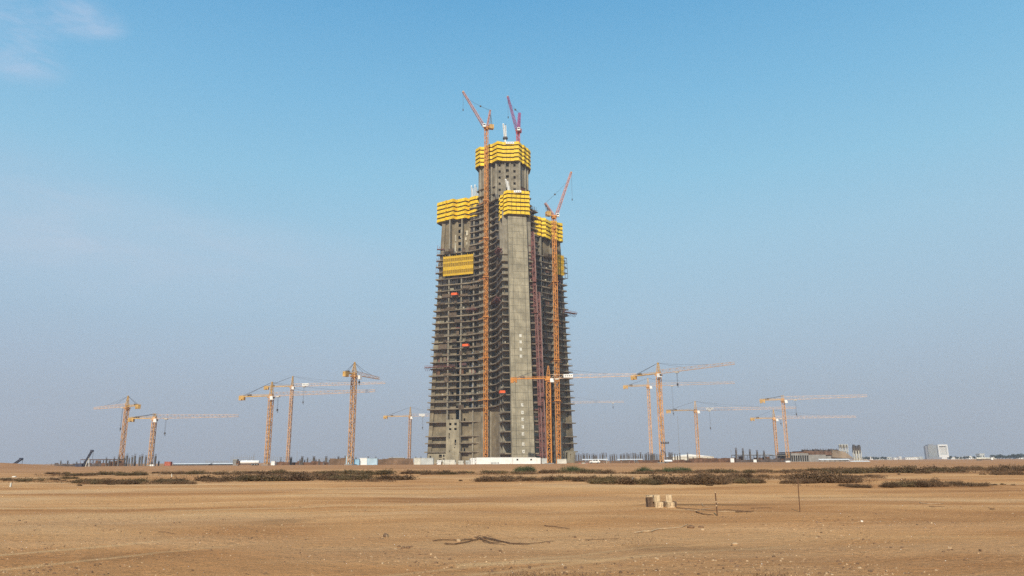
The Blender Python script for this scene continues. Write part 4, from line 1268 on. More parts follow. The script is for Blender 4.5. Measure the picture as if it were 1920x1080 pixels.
fence('thin brown fence on both sides of the slim pink crane', 514, 618, 505, 865, 'rust', var=0.8)
# beige wall beside the container pair
container('gate_house', 'beige concrete gate house with brown bays in the hoarding row', 'building', 729, 757, 462, 858.5, 'brownroof', 4, None, (), False, True)

# raw concrete columns with starter bars
def column_mesh():
    t = thing('concrete_column', 'x', 'column', (0, 0, 0))
    MB().box(-0.5, 0.5, -0.5, 0.5, 0, 1.0).build('shaft', 'column', t)
    b = MB()
    for sx_ in (-0.4, 0.0, 0.4):
        for sy in (-0.4, 0.4):
            b.bar((sx_, sy, 1.0), (sx_*1.2, sy*1.2, 1.22), 0.10)
    b.build('starter_bars', 'rebar', t)
    return t
proto = column_mesh()
used = False
ORD = 'first second third fourth fifth sixth seventh eighth ninth tenth eleventh twelfth thirteenth fourteenth fifteenth sixteenth seventeenth eighteenth nineteenth'.split()
TENS = ('', '', 'twenty', 'thirty', 'forty', 'fifty', 'sixty', 'seventy')
def nth(k):                                 # 1 -> first, 23 -> twenty-third
    if k < 20: return ORD[k-1]
    a, b = divmod(k, 10)
    return TENS[a][:-1]+'ieth' if b == 0 else TENS[a]+'-'+ORD[b-1]
def column(px, Y, top, w, label, group):
    global used
    x = base(px, Y)
    h = zfor(x, Y, top)/1.18
    if not used:
        c = proto; c.location = (x, Y, 0); c.scale = (w*0.5, w*0.5, h); c['label'] = label; used = True
    else:
        c = copy_tree(proto, label, (x, Y, 0), 0, (w*0.5, w*0.5, h))
    c['group'] = group
cr = random.Random(21)
LG = 'tall dark concrete columns by the two western cranes'
lk = 0
for px, top, w in sorted(((221, 853, 1.6), (232, 855, 1.5), (236.5, 851, 1.7), (241, 857, 1.3), (246.5, 854, 1.6), (251.5, 851.5, 1.7), (253, 864, 1.3), (260.5, 854, 1.6), (265, 851.5, 1.7), (272, 854, 1.7), (290, 852, 1.8), (283, 865, 1.3), (297, 864, 1.4))):
    lk += 1
    column(px, 475+cr.uniform(-4, 14), top, w, nth(lk)+' dark column of the row by the western flat-top crane, counting from the rebar yard', LG)
lk = 0
for px, top, w in sorted(((113, 863.5, 1.2), (126, 863, 1.2), (143, 865, 1.1), (198, 857, 1.3), (213, 856.5, 1.3), (204, 862, 1.3), (184, 863, 1.2))):
    lk += 1
    column(px, 478, top, w, nth(lk)+' short column above the rebar yard fence, counting from the short conveyor boom', 'short columns in the rebar yard')
lk = 0
for px, top, w in sorted(((545, 857, 2.3), (566, 856, 2.4), (562, 861, 1.5), (571, 862, 1.3), (576, 858, 1.2), (588, 856, 2.6), (592, 862, 1.5), (598, 861, 1.5), (611, 856, 2.6), (607, 864, 1.6), (526, 858, 0.9), (519, 866, 1.1), (617, 862, 1.5), (634, 856, 2.0), (647, 855, 1.9))):
    lk += 1
    column(px, 500+cr.uniform(-6, 20), top, w, nth(lk)+' dark column between the slim pink and ochre cranes, counting from the pink one', 'columns along the central hoarding')
px = 1079.0
lk = 0
while px < 1262:
    step = cr.uniform(2.4, 4.6)
    if cr.random() < 0.93:
        lk += 1
        column(px, 545+cr.uniform(-12, 40), 851.5-0.012*(px-1080)+cr.uniform(-1.5, 2.6), cr.uniform(1.0, 2.1), nth(lk)+' column of the dense dark field beyond the canopies, counting from the skyscraper', 'dense field of columns east of the tower')
    px += step
lk = 0
for px, top in ((1266, 851), (1271, 852), (1275.5, 850.5), (1290, 849.5), (1300, 858)):
    lk += 1
    column(px, 550, top, 1.6, nth(lk)+' of five thinly spaced dark columns by the tent hall, counting from the large crane', 'columns by the tent roof')
tall = ((1381.5, 840.5), (1394.5, 841.5), (1407.5, 843), (1421, 844.5), (1434, 845.5))
for k, (px, top) in enumerate(tall):
    column(px, 515, top, 2.0, ('tallest of five dark columns over the grey scaffolding, at the end away from the crane', 'second tallest of five dark columns over the grey scaffolding', 'middle of five dark columns over the grey scaffolding', 'fourth of five dark columns stepping down towards the flat-top crane', 'shortest of five dark columns, nearest the flat-top crane')[k], 'five tall columns over the scaffolding')
lk = 0
for px, top in ((667, 858), (690, 856), (704, 857), (735, 857), (779, 857), (789, 857)):
    lk += 1
    column(px, 540, top, 1.7, nth(lk)+' column top showing over the containers, counting from the ochre crane', 'columns behind the hoarding')
# grey scaffolding deck round the five tall columns
def scaffold(label, px0, px1, Y, top, rowsn=3, dep=9.0, mat='rebar', deck='grey'):
    x0, x1 = rows(px0, px1, Y)
    h = zfor((x0+x1)/2, Y, top)
    t = thing('scaffold_deck', label, 'scaffolding', ((x0+x1)/2, Y, 0))
    w = x1-x0
    m = MB(); n = max(3, int(w/2.0))
    for k in range(n+1):
        xx = -w/2+w*k/n
        for yy in (0, dep):
            m.bar((xx, yy, 0), (xx, yy, h-0.3), 0.16)
        if k < n and k % 2: m.bar((xx, 0, 0.3), (xx+w/n, 0, h-0.5), 0.1)
    for r_ in range(1, rowsn+1):
        for yy in (0, dep): m.bar((-w/2, yy, h*r_/rowsn-0.4), (w/2, yy, h*r_/rowsn-0.4), 0.12)
    m.build('frame', mat, t)
    MB().box(-w/2, w/2, -0.3, dep+0.3, h-0.29, h).build('deck', deck, t)
    d = MB()
    for k in range(n):
        xx = -w/2+w*k/n
        if cr.random() < 0.55: d.box(xx, xx+w/n*0.9, 0.3+cr.random(), dep-1, 0, h*cr.uniform(0.3, 0.85))
    d.build('stored_panels', 'rust', t)
    return t
scaffold('low grey scaffolding deck under five tall columns', 1380, 1450, 520, 852.5)
scaffold('low brown scaffolding stack in the rebar yard behind the excavator', 150, 225, 490, 861, 2, 7, 'rust', 'rust')
scaffold('low rebar deck by the white water tank trailer', 1452, 1478, 525, 853.5)

# long low white roofs
def shed(name, label, px0, px1, Y, eave, ridge, dep, mat='white', wall='offwhite', cat='shed', peak=None, legs=False):
    x0, x1 = rows(px0, px1, Y)
    xc = (x0+x1)/2; w = x1-x0
    he, hr = zfor(xc, Y, eave), zfor(xc, Y, ridge)
    t = thing(name, label, cat, (xc, Y, 0))
    if not legs:
        MB().box(-w/2+0.5, w/2-0.5, 0.5, dep-0.5, -0.3, he).build('wall', wall, t)
    else:
        m = MB()
        for k in range(legs):
            xx = -w/2+w*(k+0.5)/legs
            m.bar((xx, dep*0.5, -0.2), (xx, dep*0.5, he), 0.25)
            m.bar((xx, dep*0.5, he*0.75), (xx, dep*0.1, he), 0.14)
        m.build('canopy_post', 'white', t)
    r_ = MB()
    pk = w*(peak if peak is not None else 0.0)
    A = [(-w/2, 0, he), (w/2, 0, he), (w/2, dep, he), (-w/2, dep, he)]
    if peak is None:
        r_.hexa(A, [(-w/2, dep*0.3, hr), (w/2, dep*0.3, hr), (w/2, dep*0.7, hr), (-w/2, dep*0.7, hr)])
    else:
        r_.add([(-w/2, 0, he), (w/2, 0, he), (pk, 0, hr), (-w/2, dep, he), (w/2, dep, he), (pk, dep, hr)], [(0, 1, 2), (5, 4, 3), (0, 2, 5, 3), (2, 1, 4, 5), (1, 0, 3, 4)])
    r_.build('roof', mat, t)
    return t
shed('long_shed', 'very long low white-roofed shed near the red box', 322, 392, 520, 870.3, 868.6, 12, 'white', 'steel')
shed('long_shed', 'low white-roofed shed ending at the grey wall by the tanker truck', 396, 437, 520, 870.0, 868.2, 12, 'white', 'steel')
shed('tent_hall', 'long white tent hall with a shallow gable behind the crane mast', 1261, 1340, 720, 856.2, 851.5, 40, 'white', 'offwhite', 'tent', -0.1)
shed('car_canopy', 'white car-park canopy nearer the skyscraper, above the white car', 1092, 1140, 480, 862.2, 860.6, 6, 'white', None, 'canopy', None, 4)
shed('car_canopy', 'white T-shaped car-park canopy below the field of columns', 1158, 1206, 478, 862.0, 860.6, 6, 'white', None, 'canopy', None, 3)
shed('sun_shade', 'small white shade roof on a post at the foot of the large orange crane', 1246.5, 1261, 450, 865.2, 862.2, 4, 'white', None, 'canopy', None, 1)
shed('car_canopy', 'white curved canopy in front of the ring building', 1537, 1594, 470, 862.2, 860.2, 7, 'white', None, 'canopy', None, 6)
container('red_cabin', 'small dull red cabin at the end of the long white-roofed shed', 'cabin', 308, 319, 500, 865.5, 'redwhite', 2.6, None, (), True)
# grey wall block by the truck
container('store_block', 'small grey block store behind the cab of the tanker truck', 'building', 436.5, 443.5, 470, 861.5, 'grey', 3.0, None, (), True, True)
container('white_board', 'white sign box on the dark fence beside the five columns', 'sign', 1370.5, 1376.5, 516, 859, 'white', 0.8, None, (), False)
container('white_board', 'small white sign box low in front of the scaffolding deck', 'sign', 1413.5, 1418.5, 498, 861.5, 'white', 0.8, None, (), False)

# vehicles
def wheels(t, spots, r, w):
    for (x, y) in spots:
        q = MB().tube([(x, y-w/2, r), (x, y+w/2, r)], r, 14).build('wheel', 'tyre', t, False)
        MB().tube([(x, y-w/2-0.02, r), (x, y+w/2+0.02, r)], r*0.5, 10).build('rim', 'palegrey', q)
def tanker(label, px0, px1, Y, top, mat, cabmat, flip=False, cab=True, cat='tanker truck', name='tanker_truck'):
    x0, x1 = rows(px0, px1, Y)
    xc = (x0+x1)/2; w = x1-x0
    k = zfor(xc, Y, top)/3.4
    L = w/k
    t = thing(name, label, cat, (xc, Y, 0), PI if flip else 0)
    t.scale = (k, k, k)
    c0 = -L/2
    if cab:
        b = MB().hexa([(c0, -1.2, 0.6), (c0+2.2, -1.2, 0.6), (c0+2.2, 1.2, 0.6), (c0, 1.2, 0.6)], [(c0+0.25, -1.15, 2.9), (c0+2.2, -1.15, 2.9), (c0+2.2, 1.15, 2.9), (c0+0.25, 1.15, 2.9)]).build('cab', cabmat, t)
        MB().box(c0+0.5, c0+1.6, -1.22, -1.17, 1.7, 2.6).build('window', 'glass', b)
        s = c0+2.7
    else: s = c0
    n = 10
    body = MB()
    ln = L/2-s
    prof = [(math.cos(2*PI*i/16)*1.15, 2.15+math.sin(2*PI*i/16)*1.1) for i in range(16)]
    secs = [(s, 0.75), (s+0.25, 1.0), (s+ln-0.25, 1.0), (s+ln, 0.75)]
    o = 0
    for (xx, f) in secs:
        for (yy, zz) in prof: body.v.append((xx, yy*f, 2.15+(zz-2.15)*f))
    for i in range(3):
        for j in range(16):
            j2 = (j+1) % 16
            body.f.append((i*16+j, i*16+j2, (i+1)*16+j2, (i+1)*16+j))
    body.f.append(tuple(range(16))); body.f.append(tuple(range(48, 64))[::-1])
    body.build('tank', mat, t, True)
    MB().box(c0+0.8, L/2-0.3, -0.5, 0.5, 0.75, 1.05).build('chassis', 'steel', t)
    m = MB()
    for u in (0.3, 0.6): m.tube([(s+ln*u, 0, 3.2), (s+ln*u, 0, 3.45)], 0.3, 10)
    m.build('manhole', mat, t)
    sp = [(c0+1.1, -1.0), (c0+1.1, 1.0)] if cab else []
    for u in (0.65, 0.8, 0.92): sp += [(s+ln*u, -1.0), (s+ln*u, 1.0)]
    wheels(t, sp, 0.5, 0.35)
    return t
tanker('tanker truck with a long white tank and a brown cab beside a crane', 443, 485.5, 468, 862.8, 'white', 'rust')
tanker('white tank trailer parked on the bare plain in front of distant trees', 1831, 1861.5, 640, 857.2, 'offwhite', 'white', True)
def suv(label, px0, px1, Y, mat):
    x0, x1 = rows(px0, px1, Y)
    k = (x1-x0)/4.8
    t = thing('parked_car', label, 'car', ((x0+x1)/2, Y, 0)); t.scale = (k, k, k)
    prof = [(-2.35, 0.45), (2.35, 0.45), (2.4, 0.9), (2.25, 1.1), (1.95, 1.15), (1.6, 1.82), (-0.5, 1.85), (-1.15, 1.2), (-2.25, 1.05), (-2.4, 0.8)]
    n = len(prof); b = MB()
    b.v = [(x, -0.92, z) for x, z in prof]+[(x, 0.92, z) for x, z in prof]
    b.f = [tuple(range(n)), tuple(range(n, 2*n))[::-1]]+[(i+n, (i+1) % n+n, (i+1) % n, i) for i in range(n)]
    b.build('body', mat, t)
    for s in (-1, 1):
        y = s*0.925
        for (a, c) in ((-0.85, 0.15), (0.3, 1.4)):
            MB().hexa([(a, y-0.01, 1.2), (c, y-0.01, 1.2), (c, y+0.01, 1.2), (a, y+0.01, 1.2)], [(a+0.35 if a < 0 else a, y-0.01, 1.7), (c-0.1, y-0.01, 1.7), (c-0.1, y+0.01, 1.7), (a+0.35 if a < 0 else a, y+0.01, 1.7)]).build('window', 'glass', t)
    for s in (-0.65, 0.65): MB().box(-2.42, -2.36, s-0.15, s+0.15, 0.75, 0.95).build('headlight', 'glass', t)
    wheels(t, [(-1.5, -0.8), (-1.5, 0.8), (1.5, -0.8), (1.5, 0.8)], 0.4, 0.26)
    return t
suv('white four-wheel-drive car parked below the white canopy near the skyscraper', 1105, 1125, 452, 'white')
# sheet stacks and white debris in front of the left wing
def stack(name, label, cat, px0, px1, Y, top, mat, n=4, dep=3.0, lean=0.0, seed=1, group=None):
    x0, x1 = rows(px0, px1, Y); xc = (x0+x1)/2; w = x1-x0
    h = zfor(xc, Y, top)
    t = thing(name, label, cat, (xc, Y, 0), 0, group)
    g = random.Random(seed); m = MB()
    for k in range(n):
        z0, z1 = h*k/n, h*(k+1)/n-0.06
        a, b = g.uniform(0, w*0.16), g.uniform(0, w*0.16)
        m.hexa([(-w/2+a, -dep/2+g.uniform(-.2, .2), z0), (w/2-b, -dep/2, z0), (w/2-b, dep/2, z0), (-w/2+a, dep/2, z0)], [(-w/2+a+lean, -dep/2, z1), (w/2-b+lean*0.3, -dep/2, z1), (w/2-b+lean*0.3, dep/2, z1), (-w/2+a+lean, dep/2, z1)])
    m.build('sheet_pile', mat, t)
    s = MB()
    for u in (-0.35, 0.0, 0.35): s.box(w*u-0.12, w*u+0.12, -dep/2-0.05, dep/2+0.05, -0.02, h*0.99)
    s.build('strap', 'grey', t)
    return t
stack('panel_stack', 'white tilted panel stack in front of the blank bay wall', 'panel stack', 818, 829, 440, 862.5, 'white', 3, 3, 0.5, 2)
stack('panel_stack', 'long beige panel stack next to the tilted white one', 'panel stack', 829.5, 858, 442, 862.0, 'offwhite', 4, 3, -0.3, 3)
stack('pallet_stack', 'white wrapped pallet stack, first of two before the orange mast', 'pallet', 859, 870, 432, 863.5, 'offwhite', 5, 3, 0, 4)
stack('pallet_stack', 'white wrapped pallet stack, second of two before the orange mast', 'pallet', 872, 883, 432, 863.0, 'palegrey', 5, 3, 0, 5)
stack('panel_stack', 'white sheet heap leaning against the long white cabin', 'panel stack', 878, 893, 444, 858.5, 'white', 4, 3, 1.2, 6)
stack('pallet_stack', 'grey pallet stack in front of the long white cabin', 'pallet', 920, 937, 432, 866.0, 'palegrey', 3, 3, 0, 7)
stack('panel_stack', 'thin white board lying near the cabin with two windows', 'panel stack', 948, 961, 425, 870.3, 'offwhite', 1, 2.5, 0, 8)
stack('panel_stack', 'white low barrier block at the foot of the flat-top crane by the ring building', 'barrier', 1472, 1482, 480, 863.7, 'white', 1, 1.5, 0, 9)
stack('panel_stack', 'flat white block lying at the foot of the flat-top crane by the rebar yard', 'barrier', 280, 290, 455, 870.6, 'white', 1, 1.5, 0, 10)
# excavator booms behind the berm
def excavator(label, fx, ftop, tx, ttop, Y, mat, leg=False):
    p = at_y(fx, ftop, Y); q = at_y(tx, ttop, Y)
    t = thing('conveyor_boom', label, 'conveyor', (p.x, Y, 0))
    a = Vector((0, 0, p.z)); b = q-Vector((p.x, Y, 0)); b.y = 0
    a2 = a-(b-a).normalized()*3.0
    MB().lattice(a2, b, 0.7, 0.8, 12, 0.22, 0.13, up=(0, 1, 0)).build('boom', mat, t)
    MB().bar(a2+Vector((0, 0, 0.7)), b+Vector((0, 0, 0.48)), 0.65, 0.15).build('belt', 'tyre', t)
    h = MB().tube([b+Vector((0.2, -0.8, 0.2)), b+Vector((0.2, 0.8, 0.2))], 0.6, 10)
    h.bar(b+Vector((-0.6, 0, 0.55)), b+Vector((1.0, 0, 0.2)), 0.9, 0.5)
    h.build('head_drum', mat, t)
    c = MB(); c.bar(b+Vector((0.9, 0, 0)), (b.x+0.9, 0, 0.0), 0.14)
    c.build('drop_chain', 'steel', t)
    l = MB()
    m = a.lerp(b, 0.45 if not leg else 0.62)
    l.bar(m, (m.x-1.2, 0, 0), 0.3); l.bar(m, (m.x+0.8, 0, 0), 0.3)
    l.build('support_leg', 'offwhite' if leg else mat, t)
    MB().box(-4.2, -0.5, -1.5, 1.5, 0, 1.5).build('feed_hopper', mat, t)
    return t
excavator('short dark conveyor boom poking over the sand berm at the edge of the plain', 18, 876, 39, 861.5, 372, 'bluesteel')
excavator('taller dark conveyor boom on pale legs behind the brown fence', 158, 870, 172, 846, 420, 'bluesteel', True)
# floodlight pole and slim masts
def floodlight(label, px, Y, top, mat='steel', lamps=True):
    x = base(px, Y); h = zfor(x, Y, top)
    t = thing('light_pole' if lamps else 'slim_mast', label, 'pole', (x, Y, 0))
    MB().tube([(0, 0, 0), (0, 0, h)], [0.22, 0.12] if lamps else [0.14, 0.08], 8).build('pole', mat, t)
    if lamps:
        MB().bar((-2.2, 0, h-0.3), (2.2, 0, h-0.3), 0.22).build('cross_arm', mat, t)
        for k in range(4):
            xx = -2.0+1.33*k
            MB().box(xx-0.45, xx+0.45, -0.35, 0.2, h-0.2, h+0.8).build('lamp', 'steel', t)
floodlight('floodlight pole with a row of dark lamps beside the large orange crane', 1248.5, 452, 831)
floodlight('very thin mast between the floodlight pole and the tent roof', 1275, 560, 780, 'grey', False)
floodlight('thin white pole in front of the brown hoarding near the white car', 1137.5, 470, 857, 'offwhite', False)

# thin rebar cages standing far back
def rebar_cage(label, px0, px1, Y, top):
    x0, x1 = rows(px0, px1, Y); w = x1-x0; h = zfor((x0+x1)/2, Y, top)
    t = thing('rebar_cage', label, 'rebar cage', ((x0+x1)/2, Y, 0), 0, 'thin rebar cages on the far side of the site')
    m = MB(); n = max(4, int(w/1.6)); q = random.Random(int(px0))
    for k in range(n+1):
        xx = -w/2+w*k/n
        m.bar((xx, 0, 0), (xx, 0, h*q.uniform(0.75, 1.0)), 0.14)
    for u in (0.25, 0.5, 0.7): m.bar((-w/2, 0, h*u), (w/2, 0, h*u), 0.12)
    m.build('bar_grid', 'grey', t)
    MB().box(-w/2, w/2, -0.4, 0.4, 0, h*0.12).build('starter_wall', 'rust', t)
rebar_cage('thin grey rebar cage standing behind the tanker truck', 432, 478, 640, 852)
rebar_cage('thin grey rebar cage between the two pink crane masts', 508, 538, 640, 853)
rebar_cage('low grey rebar cage on the plain west of the tanker truck', 385, 428, 660, 863)
rebar_cage('thin rebar cage standing on the fence line below the slim pink crane', 574, 640, 640, 857)
for k, (a, b) in enumerate(((1084, 1090), (1090.5, 1097), (1097.5, 1103))):
    stack('road_barrier', ('red and white barrier at the skyscraper end of three beside the white car', 'middle barrier of three beside the white car', 'barrier of three that stands closest to the white car')[k], 'barrier', a, b, 458, 867.5, ('redwhite', 'offwhite', 'redwhite')[k], 2, 1.2, 0, 30+k, 'low barriers beside the white car')
floodlight('slim grey pole rising behind the tanker truck', 475, 600, 848, 'grey', False)
floodlight('slim grey pole between the slim pink crane and the columns', 556, 600, 846, 'grey', False)
floodlight('slim grey pole on the dark fence near the five columns', 1372, 560, 843, 'grey', False)
# ring building with its ramp, silos
def ring_building():
    Y = 560
    x0, x1 = rows(1484, 1597, Y)
    xc = (x0+x1)/2; w = x1-x0
    t = thing('ring_building', 'round unfinished low building with dark arches and a brown sloping roof', 'building', (xc, Y, 0))
    pxz = lambda px, py: (base(px, Y)-xc, zfor(xc, Y, py))
    dep = 30
    a, za = pxz(1484, 849.5); b, _ = pxz(1517, 0); c, zc = pxz(1549, 852.5); d, zd = pxz(1592, 851)
    n = 8
    holes = [((b-a)*(k+0.18)/n, (b-a)*(k+0.82)/n, 0.3, za-1.6) for k in range(n)]
    MB().wall((a, 0), (1, 0), 2.0, b-a, 0, za, holes).build('arcade_wall', 'grey', t)
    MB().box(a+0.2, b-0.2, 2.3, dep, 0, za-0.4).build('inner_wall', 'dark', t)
    MB().box(b+0.05, c, -0.4, dep, 0, zc).build('blank_wall', 'grey', t)
    MB().box(c+0.05, d, 1, dep, 0, zd-1.5).build('rear_wall', 'grey', t)
    e, ze = pxz(1517, 845.5); f_, zf_ = pxz(1560, 846.5); g, zg = pxz(1580, 843.5)
    MB().box(a+0.5, b+1, 0.3, dep, za+0.02, za+0.9).build('roof_edge', 'rust', t)
    r_ = MB()
    r_.hexa([(b-1.5, 1, zc+0.02), (d, 1, zd-1.45), (d, dep, zd-1.45), (b-1.5, dep, zc+0.02)], [(e-2, 4, ze), (g, 4, zf_), (g, dep-4, zf_), (e-2, dep-4, ze)])
    rr_ = r_.build('roof', 'rust', t)
    s = MB()
    q0, _ = pxz(1560, 0); q1, _ = pxz(1600, 0); q2, z2 = pxz(1566, 843.5); q3, z3 = pxz(1589, 844.5)
    s.hexa([(q0, -1.5, 3.0), (q1, -1.5, 2.0), (q1, 18, 2.0), (q0, 18, 3.0)], [(q2, 3, z2), (q3, 3, z3-1.0), (q3, 14, z3-1.0), (q2, 14, z2)])
    s.build('earth_ramp', 'brownroof', t)
    k_ = MB()
    for k in range(14):
        px = 1512+k*5.0
        xx, zz = pxz(px, 845.5-(k % 3)*0.6)
        k_.bar((xx, 6, zc), (xx, 6, zz+1.6), 0.25)
        if k % 2: k_.box(xx-1.5, xx+1.2, 5, 9, zc, zz+0.8)
    k_.build('starter_bars', 'rebar', rr_)
ring_building()
def silo(label, px, Y, top, foot, w):
    x = base(px, Y); z1 = zfor(x, Y, top); z0 = foot
    t = thing('cement_silo', label, 'silo', (x, Y, 0), 0, 'cement silos of the batching plant')
    r_ = w/2
    MB().tube([(0, 0, z0+1.6), (0, 0, z1-0.8)], r_, 16).build('drum', 'column', t)
    MB().tube([(0, 0, z0), (0, 0, z0+1.55)], [r_*0.25, r_], 16).build('cone', 'steel', t)
    m = MB()
    for k in range(4):
        a = PI/4+k*PI/2
        m.bar((math.cos(a)*r_, math.sin(a)*r_, 0), (math.cos(a)*r_, math.sin(a)*r_, z0+2.2), 0.3)
        m.bar((math.cos(a)*r_, math.sin(a)*r_, z0*0.2), (math.cos(a+PI/2)*r_, math.sin(a+PI/2)*r_, z0*0.8), 0.16)
    m.build('leg_frame', 'offwhite', t)
    c = MB().tube([(0, 0, z1-0.8), (0, 0, z1-0.5)], r_*1.12, 16)
    c.box(-0.7, 0.6, -0.6, 0.6, z1-0.5, z1+0.9); c.bar((r_*0.7, 0, z1-0.6), (r_*0.7, 0, z1+0.8), 0.3)
    c.build('filter_head', 'steel', t)
for k, (px, top, foot) in enumerate(((1578.5, 837, 11.0), (1584, 838.5, 11.0), (1589.5, 836.8, 11.0), (1603.5, 836, 5.5), (1608.5, 838, 5.5), (1613.5, 836.5, 5.5))):
    silo(('outer dark silo behind the brown ramp of the ring building', 'middle dark silo behind the brown ramp of the ring building', 'inner dark silo behind the brown ramp, nearest the free-standing silos', 'free-standing dark silo nearest the ring building', 'middle one of three free-standing dark silos', 'free-standing dark silo farthest from the ring building')[k], px, 600 if k < 3 else 560, top, foot, 2.2)
# low white plant sheds under the silos
shed('plant_shed', 'low white shed at the foot of the free-standing silos', 1596, 1632, 520, 865.5, 863.8, 8, 'white', 'offwhite')

# ---------------------------------------------------------------- distant town
HY = 2400
def hotel():
    x0 = base(1737, HY); x1 = base(1779, HY)
    xc = (x0+x1)/2
    zt = lambda py: zfor(xc, HY, py)
    t = thing('white_hotel_block', 'tall pale block with a grey wing and a white framed front, far off', 'building', (xc, HY, 0))
    X = lambda px: base(px, HY)-xc
    MB().box(X(1738.5), X(1742.5), 3, 12, 0, zt(836)).build('rear_wing', 'hotelgrey', t)
    MB().box(X(1742.7), X(1759.5), 0, 14, 0, zt(834)).build('grey_wing', 'hotelgrey', t)
    m = MB()
    for k in range(7):
        a = X(1743+2.4*k); m.box(a-0.8, a+0.8, -1.2, -0.05, 0, zt(834)-2)
    m.build('mullion', 'hotelpanel', t)
    w = X(1778)-X(1759.7)
    MB().wall((X(1759.7), -6), (1, 0), 5, w, 0, zt(833.5), [(w*0.12, w*0.86, 14, zt(836.5))]).build('front_frame', 'hotelwhite', t)
    MB().box(X(1759.7)+0.4, X(1778)-0.4, -0.9, 14, 0, zt(833.5)-1).build('front_wing', 'hotelpanel', t)
    f = MB()
    for k in range(13):
        z = 16+k*(zt(836.5)-18)/13
        f.box(X(1759.7)+w*0.13, X(1759.7)+w*0.85, -1.6, -0.95, z, z+1.2)
    f.build('floor_band', 'hotelwhite', t)
    MB().box(X(1733), X(1761), -16, -8, 0, zt(857.5)).build('podium', 'hotelgrey', t)
    r_ = MB(); r_.box(X(1746), X(1754), 4, 10, zt(834)+0.05, zt(832.3)); r_.build('roof_plant', 'hotelgrey', t)
hotel()
TG = 'pale low buildings of the distant town'
tr_ = random.Random(9)
hl = ['pale flat-roofed building left of the far white block', 'tiny white house on the far skyline']
specs = [(1620, 1629, 858.5, 'offwhite'), (1632, 1640, 857, 'white'), (1643, 1650, 859, 'palegrey'), (1652, 1662, 858, 'offwhite'), (1664, 1672, 857.5, 'palegrey'), (1676, 1683, 858.5, 'white'), (1686, 1691, 856.5, 'white'), (1698, 1722, 860, 'white'), (1712, 1720, 857.5, 'palegrey'), (1723, 1731, 857, 'palegrey'), (1783, 1791, 858.5, 'white'), (1793, 1801, 858, 'offwhite'), (1803, 1811, 857, 'palegrey'), (1814, 1822, 855.5, 'white'), (1822, 1832, 858, 'offwhite'), (1838, 1847, 851, 'palegrey'), (1862, 1869, 857, 'offwhite'), (1908, 1919, 857, 'white')]
for k, (a, b, top, mt) in enumerate(specs):
    Y = 1800+tr_.uniform(-200, 300)
    x0, x1 = rows(a, b, Y); h = max(4.0, zfor(x0, Y, top)); w = x1-x0
    t = thing('low_house', '%s low town building, %s, %s' % (nth(k+1) , {'white': 'white', 'offwhite': 'cream', 'palegrey': 'grey'}[mt], 'counting along the skyline from the silos'), 'building', ((x0+x1)/2, Y, 0), 0, TG)
    MB().box(-w/2, w/2, 0, 14, 0, h).build('wall', mt, t)
    MB().box(-w/2-0.3, w/2+0.3, -0.3, 14.3, h+0.02, h+0.6).build('roof', 'offwhite', t)
    m = MB()
    n = max(2, int(w/4))
    for j in range(n):
        xx = -w/2+w*(j+0.5)/n
        m.box(xx-0.7, xx+0.7, -0.08, -0.01, 1.2, h*0.75)
    m.build('window_row', 'glass', t)
def crown_mesh(w, h, n, seed):
    g = random.Random(seed); m = MB()
    lobes = [(g.uniform(-0.4, 0.4)*w, g.uniform(-0.3, 0.3)*w, h*g.uniform(0.4, 0.8), g.uniform(0.22, 0.36)*w) for _ in range(7)]
    for i in range(n):
        L = g.choice(lobes)
        v = Vector((g.gauss(0, 1), g.gauss(0, 1), g.gauss(0, 0.8))).normalized()*L[3]*g.uniform(0.5, 1.05)
        c = Vector((L[0], L[1], L[2]))+v
        c.z = max(c.z, h*0.12)
        s = g.uniform(0.045, 0.10)*w
        a = Vector((g.gauss(0, 1), g.gauss(0, 1), g.gauss(0, 1))).normalized()*s
        b = a.cross(Vector((g.gauss(0, 1), g.gauss(0, 1), g.gauss(0, 1)))).normalized()*s*0.7
        m.add([c-a-b, c+a-b, c+a+b, c-a+b], [(0, 1, 2, 3)])
    return m
trees = []
for k in range(3):
    t = thing('distant_tree', 'x', 'tree', (0, 0, 0), 0, 'grey green trees of the distant town')
    crown_mesh(8, 8, 260, 40+k).build('crown', 'tree', t)
    MB().tube([(0, 0, 0), (0.1, 0, 2.0), (-0.1, 0.1, 4.5)], [0.35, 0.28, 0.15], 7).build('trunk', 'trunk', t)
    trees.append(t)
tl = []
for px in (1622, 1628, 1638, 1646, 1654, 1660, 1783, 1790, 1796, 1802, 1808, 1816, 1827, 1836, 1840, 1848): tl.append((px, 855.5+tr_.uniform(-1.5, 1.5)))
px = 1864
while px < 1922: tl.append((px, 852.5+tr_.uniform(-2.0, 2.0)-(2.5 if px > 1912 else 0))); px += tr_.uniform(4, 6.5)
first = [True]*3
for k, (px, top) in enumerate(tl):
    Y = 1500+tr_.uniform(-150, 250); x = base(px, Y); h = zfor(x, Y, top)
    lab = nth(k+1)+' grey green tree on the far skyline, counting from the silos'
    s = h/8.6
    if first[k % 3]:
        o = trees[k % 3]; first[k % 3] = False; o['label'] = lab; o.location = (x, Y, 0); o.scale = (s*1.2, s*1.2, s)
    else: copy_tree(trees[k % 3], lab, (x, Y, 0), tr_.uniform(0, 6), (s*1.2, s*1.2, s))
